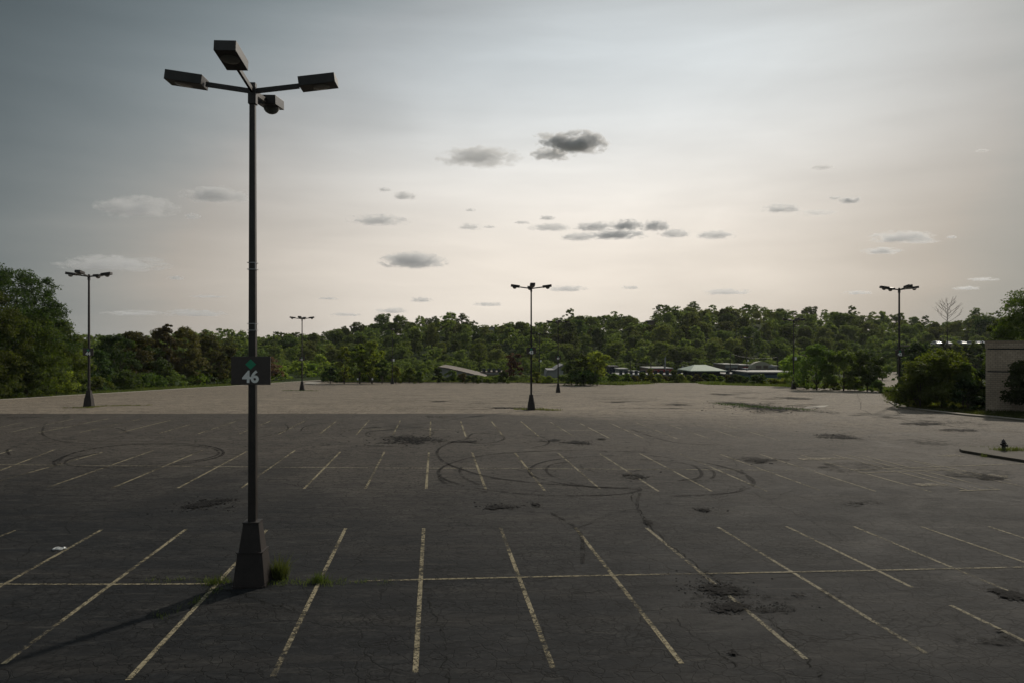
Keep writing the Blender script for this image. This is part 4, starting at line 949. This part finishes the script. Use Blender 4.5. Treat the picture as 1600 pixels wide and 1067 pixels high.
# ---------------------------------------------------------------- parked cars
def car(loc,rz,m,label,group):
    r=empty('parked_car',loc,rz); tag(r,label,'car',group)
    prof=[(-2.2,.35),(-2.2,.8),(-1.5,.95),(-.9,1.42),(.7,1.42),(1.4,.95),(2.2,.85),(2.2,.35)]
    n=len(prof); b=MB(); vs=[(x,y*(.86 if z>1.2 else 1),z) for y in (-.88,.88) for x,z in prof]
    b.add(vs,[tuple(range(n))[::-1],tuple(range(n,2*n))]+[(i,(i+1)%n,n+(i+1)%n,n+i) for i in range(n)]); b.build('body',m,r,bevel=.05)
    b=MB(); b.add([(x,s*.90 if z<1.1 else s*.79,z) for s in (-1,1) for x,z in ((-1.3,.98),(-.85,1.34),(.62,1.34),(1.2,.98))],[(0,1,2,3),(7,6,5,4)]); b.build('side_windows',B_['glass'],r)
    for x in (-1.35,1.4):
        for s in (-1,1):
            b=MB(); b.tube([(x,s*.7,.33),(x,s*.92,.33)],[.33,.33],12); b.build('wheel',MT['wire'],r)
    return r
paintc=[simple('car_paint_'+k,c,.25,.2,.05,2) for k,c in (('white',(.7,.7,.7)),('silver',(.4,.41,.42)),('black',(.03,.03,.035)))]
for i,(px,c,s_) in enumerate(((1463,0,'white car, leftmost of the row shining on the wooded slope'),(1477,1,'silver car, second from the left in the row on the slope'),(1502,1,'silver car right of the bare tree trunk on the slope'),(1517,0,'white car in the middle right of the row on the slope'),(1526,1,'silver car next to the last in the row on the slope'),(1534,0,'white car nearest the block building in the row on the slope'))):
    D=262; p=W(px,537,D); car((p.x,D,p.z-.5),R_(90+20*(i%2)),paintc[c],s_,'cars parked on the slope at the right')
x0,x1=(1440-800)/F*262,(1560-800)/F*262
b=MB(); b.box(((x0+x1)/2,268,W(0,537,262).z-.75),(x1-x0,22,.5)); o=b.build('hillside_parking_terrace',MT['asphalt']); o['kind']='structure'
b=MB(); b.box(((x0+x1)/2,269,(W(0,537,262).z-.7-7)/2-.5),(x1-x0,20,W(0,537,262).z-.7+7)); o=b.build('terrace_bank',MT['soil']); o['kind']='structure'
for i in range(9):
    px=1432+i*15; T_(px,0,30,533+2.5*(i%3),'leaf_dark' if i%2 else 'leaf',['dark','green'][1-i%2]+' tree below the parked cars, '+('first','second','third','fourth','fifth','sixth','seventh','eighth','ninth')[i]+' from the left',300+i,D=246+3*(i%2),c0=0,group='trees below the parked cars')
# ---------------------------------------------------------------- clouds
def _cloud(nt,N,M,MIX,MR,NOISE,MAP):
    tc=N('ShaderNodeTexCoord').outputs['Object']; oi=N('ShaderNodeObjectInfo')
    wv=M('MULTIPLY',oi.outputs['Random'],37.0)
    n=NOISE(MAP(tc,(3.1,2.4,1.7)),1.0,8,.66,'4D',wv,dist=.35)
    L=N('ShaderNodeVectorMath',{0:tc},operation='LENGTH').outputs['Value']
    s=N('ShaderNodeSeparateXYZ',{0:tc})
    f=M('ADD',M('SUBTRACT',M('SUBTRACT',1.0,L),.33),M('MULTIPLY',M('SUBTRACT',n,.5),3.9))
    f=M('MULTIPLY',MR(f,.0,.16),MR(L,1.0,.86)); f=M('MULTIPLY',f,MR(s.outputs[2],-.62,-.38))
    dn=M('MULTIPLY',f,N('ShaderNodeAttribute',attribute_type='OBJECT',attribute_name='thick').outputs['Fac'])
    v=N('ShaderNodeVolumePrincipled',{'Color':(.85,.86,.88,1),'Density':dn,'Anisotropy':.35})
    nt.links.new(v.outputs[0],N('ShaderNodeOutputMaterial').inputs[1])
MT['cloud']=mat('cloud_volume',_cloud)
import bmesh
bm=bmesh.new(); bmesh.ops.create_icosphere(bm,subdivisions=2,radius=1.0); cme=bpy.data.meshes.new('cloud'); bm.to_mesh(cme); bm.free(); cme.materials.append(MT['cloud'])
CL=[(750,247,115,34,2.0,'grey ragged cloud left of the darkest cloud'),(897,226,98,36,7.0,'darkest and highest grey cloud near the picture centre'),(864,243,62,20,3.0,'ragged grey tail below the darkest cloud'),(850,212,30,9,.8,'tiny wisp left of the darkest cloud'),
(340,306,96,26,2.2,'bright topped cloud just left of the near lamp post'),(215,326,110,34,1.5,'soft grey cloud far left above the trees'),(300,339,24,10,.8,'tiny cloud below the bright topped cloud'),(180,413,150,24,2.0,'long grey cloud above post 44'),
(592,345,88,17,2.0,'flat grey cloud upper left of centre'),(632,307,36,14,1.0,'small faint cloud above the flat grey cloud'),(600,297,20,7,.7,'tiny faint wisp over the flat grey cloud'),(645,409,92,28,3.0,'lone lens shaped grey cloud left of centre'),
(735,355,34,11,.9,'small faint cloud left of the cloud group'),(765,355,20,5,.7,'tiny streak beside the small faint cloud'),(735,329,16,5,.7,'tiny speck of cloud above the small faint cloud'),
(860,356,62,12,1.8,'flat grey cloud, left end of the cloud group'),(855,341,24,8,1.4,'tiny cloud above the left end of the cloud group'),(816,348,26,6,.9,'thin streak left of the cloud group'),(905,371,56,13,2.0,'grey cloud, lower left of the cloud group'),
(962,367,88,16,6.0,'long dark base cloud of the cloud group'),(930,355,58,15,3.5,'grey cloud above the left of the long dark base'),(978,353,52,18,4.0,'dark bumpy cloud above the right of the long dark base'),(1024,354,42,20,2.6,'small dark puff right of the main dark cloud'),(1055,366,48,14,1.6,'grey streak at the right end of the cloud group'),(1118,368,56,14,1.8,'flat cloud right of the cloud group'),
(1221,327,56,15,1.8,'flat cloud upper right'),(1277,333,58,7,1.2,'thin streak right of the flat upper right cloud'),(1328,314,34,11,2.6,'small dark cloud at the upper right'),(1305,310,22,6,1.2,'tiny streak touching the small dark cloud'),(1285,262,36,8,1.2,'faint small cloud high at the right'),
(1408,372,90,20,2.2,'long cloud above post 42'),(1378,393,58,11,2.0,'lower streak under the long cloud above post 42'),(1487,371,16,5,.9,'tiny cloud speck right of the long cloud'),(1440,378,50,6,.8,'faint wisp at the right end of the long cloud'),
(1135,457,68,10,1.4,'low cloud over the wooded crest'),(885,452,60,10,1.4,'low cloud right of the post 43 lamps'),(985,450,26,6,1.0,'tiny low cloud above the crest notch'),(1537,437,42,6,1.2,'low streak at the right border'),(1510,451,36,7,1.0,'low faint streak above the bare tree'),(1340,458,44,7,1.1,'low cloud left of post 42'),
(305,490,84,13,1.2,'low pale cloud left of the near lamp post pole'),(210,490,84,9,1.0,'low pale streak above the scrubby trees'),(325,464,50,5,.7,'thin low streak near the lamp post pole'),(275,435,26,7,.9,'tiny cloud above the low pale clouds'),(612,486,50,10,1.0,'low pale cloud over the left crest'),(658,469,32,9,1.0,'small low cloud over the left crest'),(540,492,44,6,.8,'thin low cloud right of post 41'),(512,467,30,5,.7,'tiny thin streak above post 41'),(762,476,50,7,.9,'low pale streak left of the post 43 lamps'),
(1535,236,20,5,.6,'tiny high wisp at the far right')]
for cx,cy_,wd,ht,dk,lab in CL:
    e=math.atan((HZ-cy_)/F); D=min(7500,650/math.tan(e)); p=W(cx,cy_,D)
    a=wd/F*D/2*1.34; b_=ht/F*D/2*1.3; dp=max(b_*1.2,a*.55)
    o=link('cloud',cme); o.location=p; o.scale=(a,dp,b_); o['thick']=float((.7+dk*.75)/dp)
    o['kind']='stuff'; o['label']=lab; o['category']='cloud'; o['group']='small clouds in the evening sky'

# ---------------------------------------------------------------- evening haze
def _haze(nt,N,M,MIX,MR,NOISE,MAP):
    v=N('ShaderNodeVolumePrincipled',{'Color':(.86,.91,1.0,1),'Density':.000045,'Anisotropy':.3})
    nt.links.new(v.outputs[0],N('ShaderNodeOutputMaterial').inputs[1])
b=MB(); b.box((0,1350,29),(5600,3320+40,76)); o=b.build('haze',mat('evening_haze',_haze)); tag(o,'thin evening haze over the lot and the hill','haze',None,'stuff')
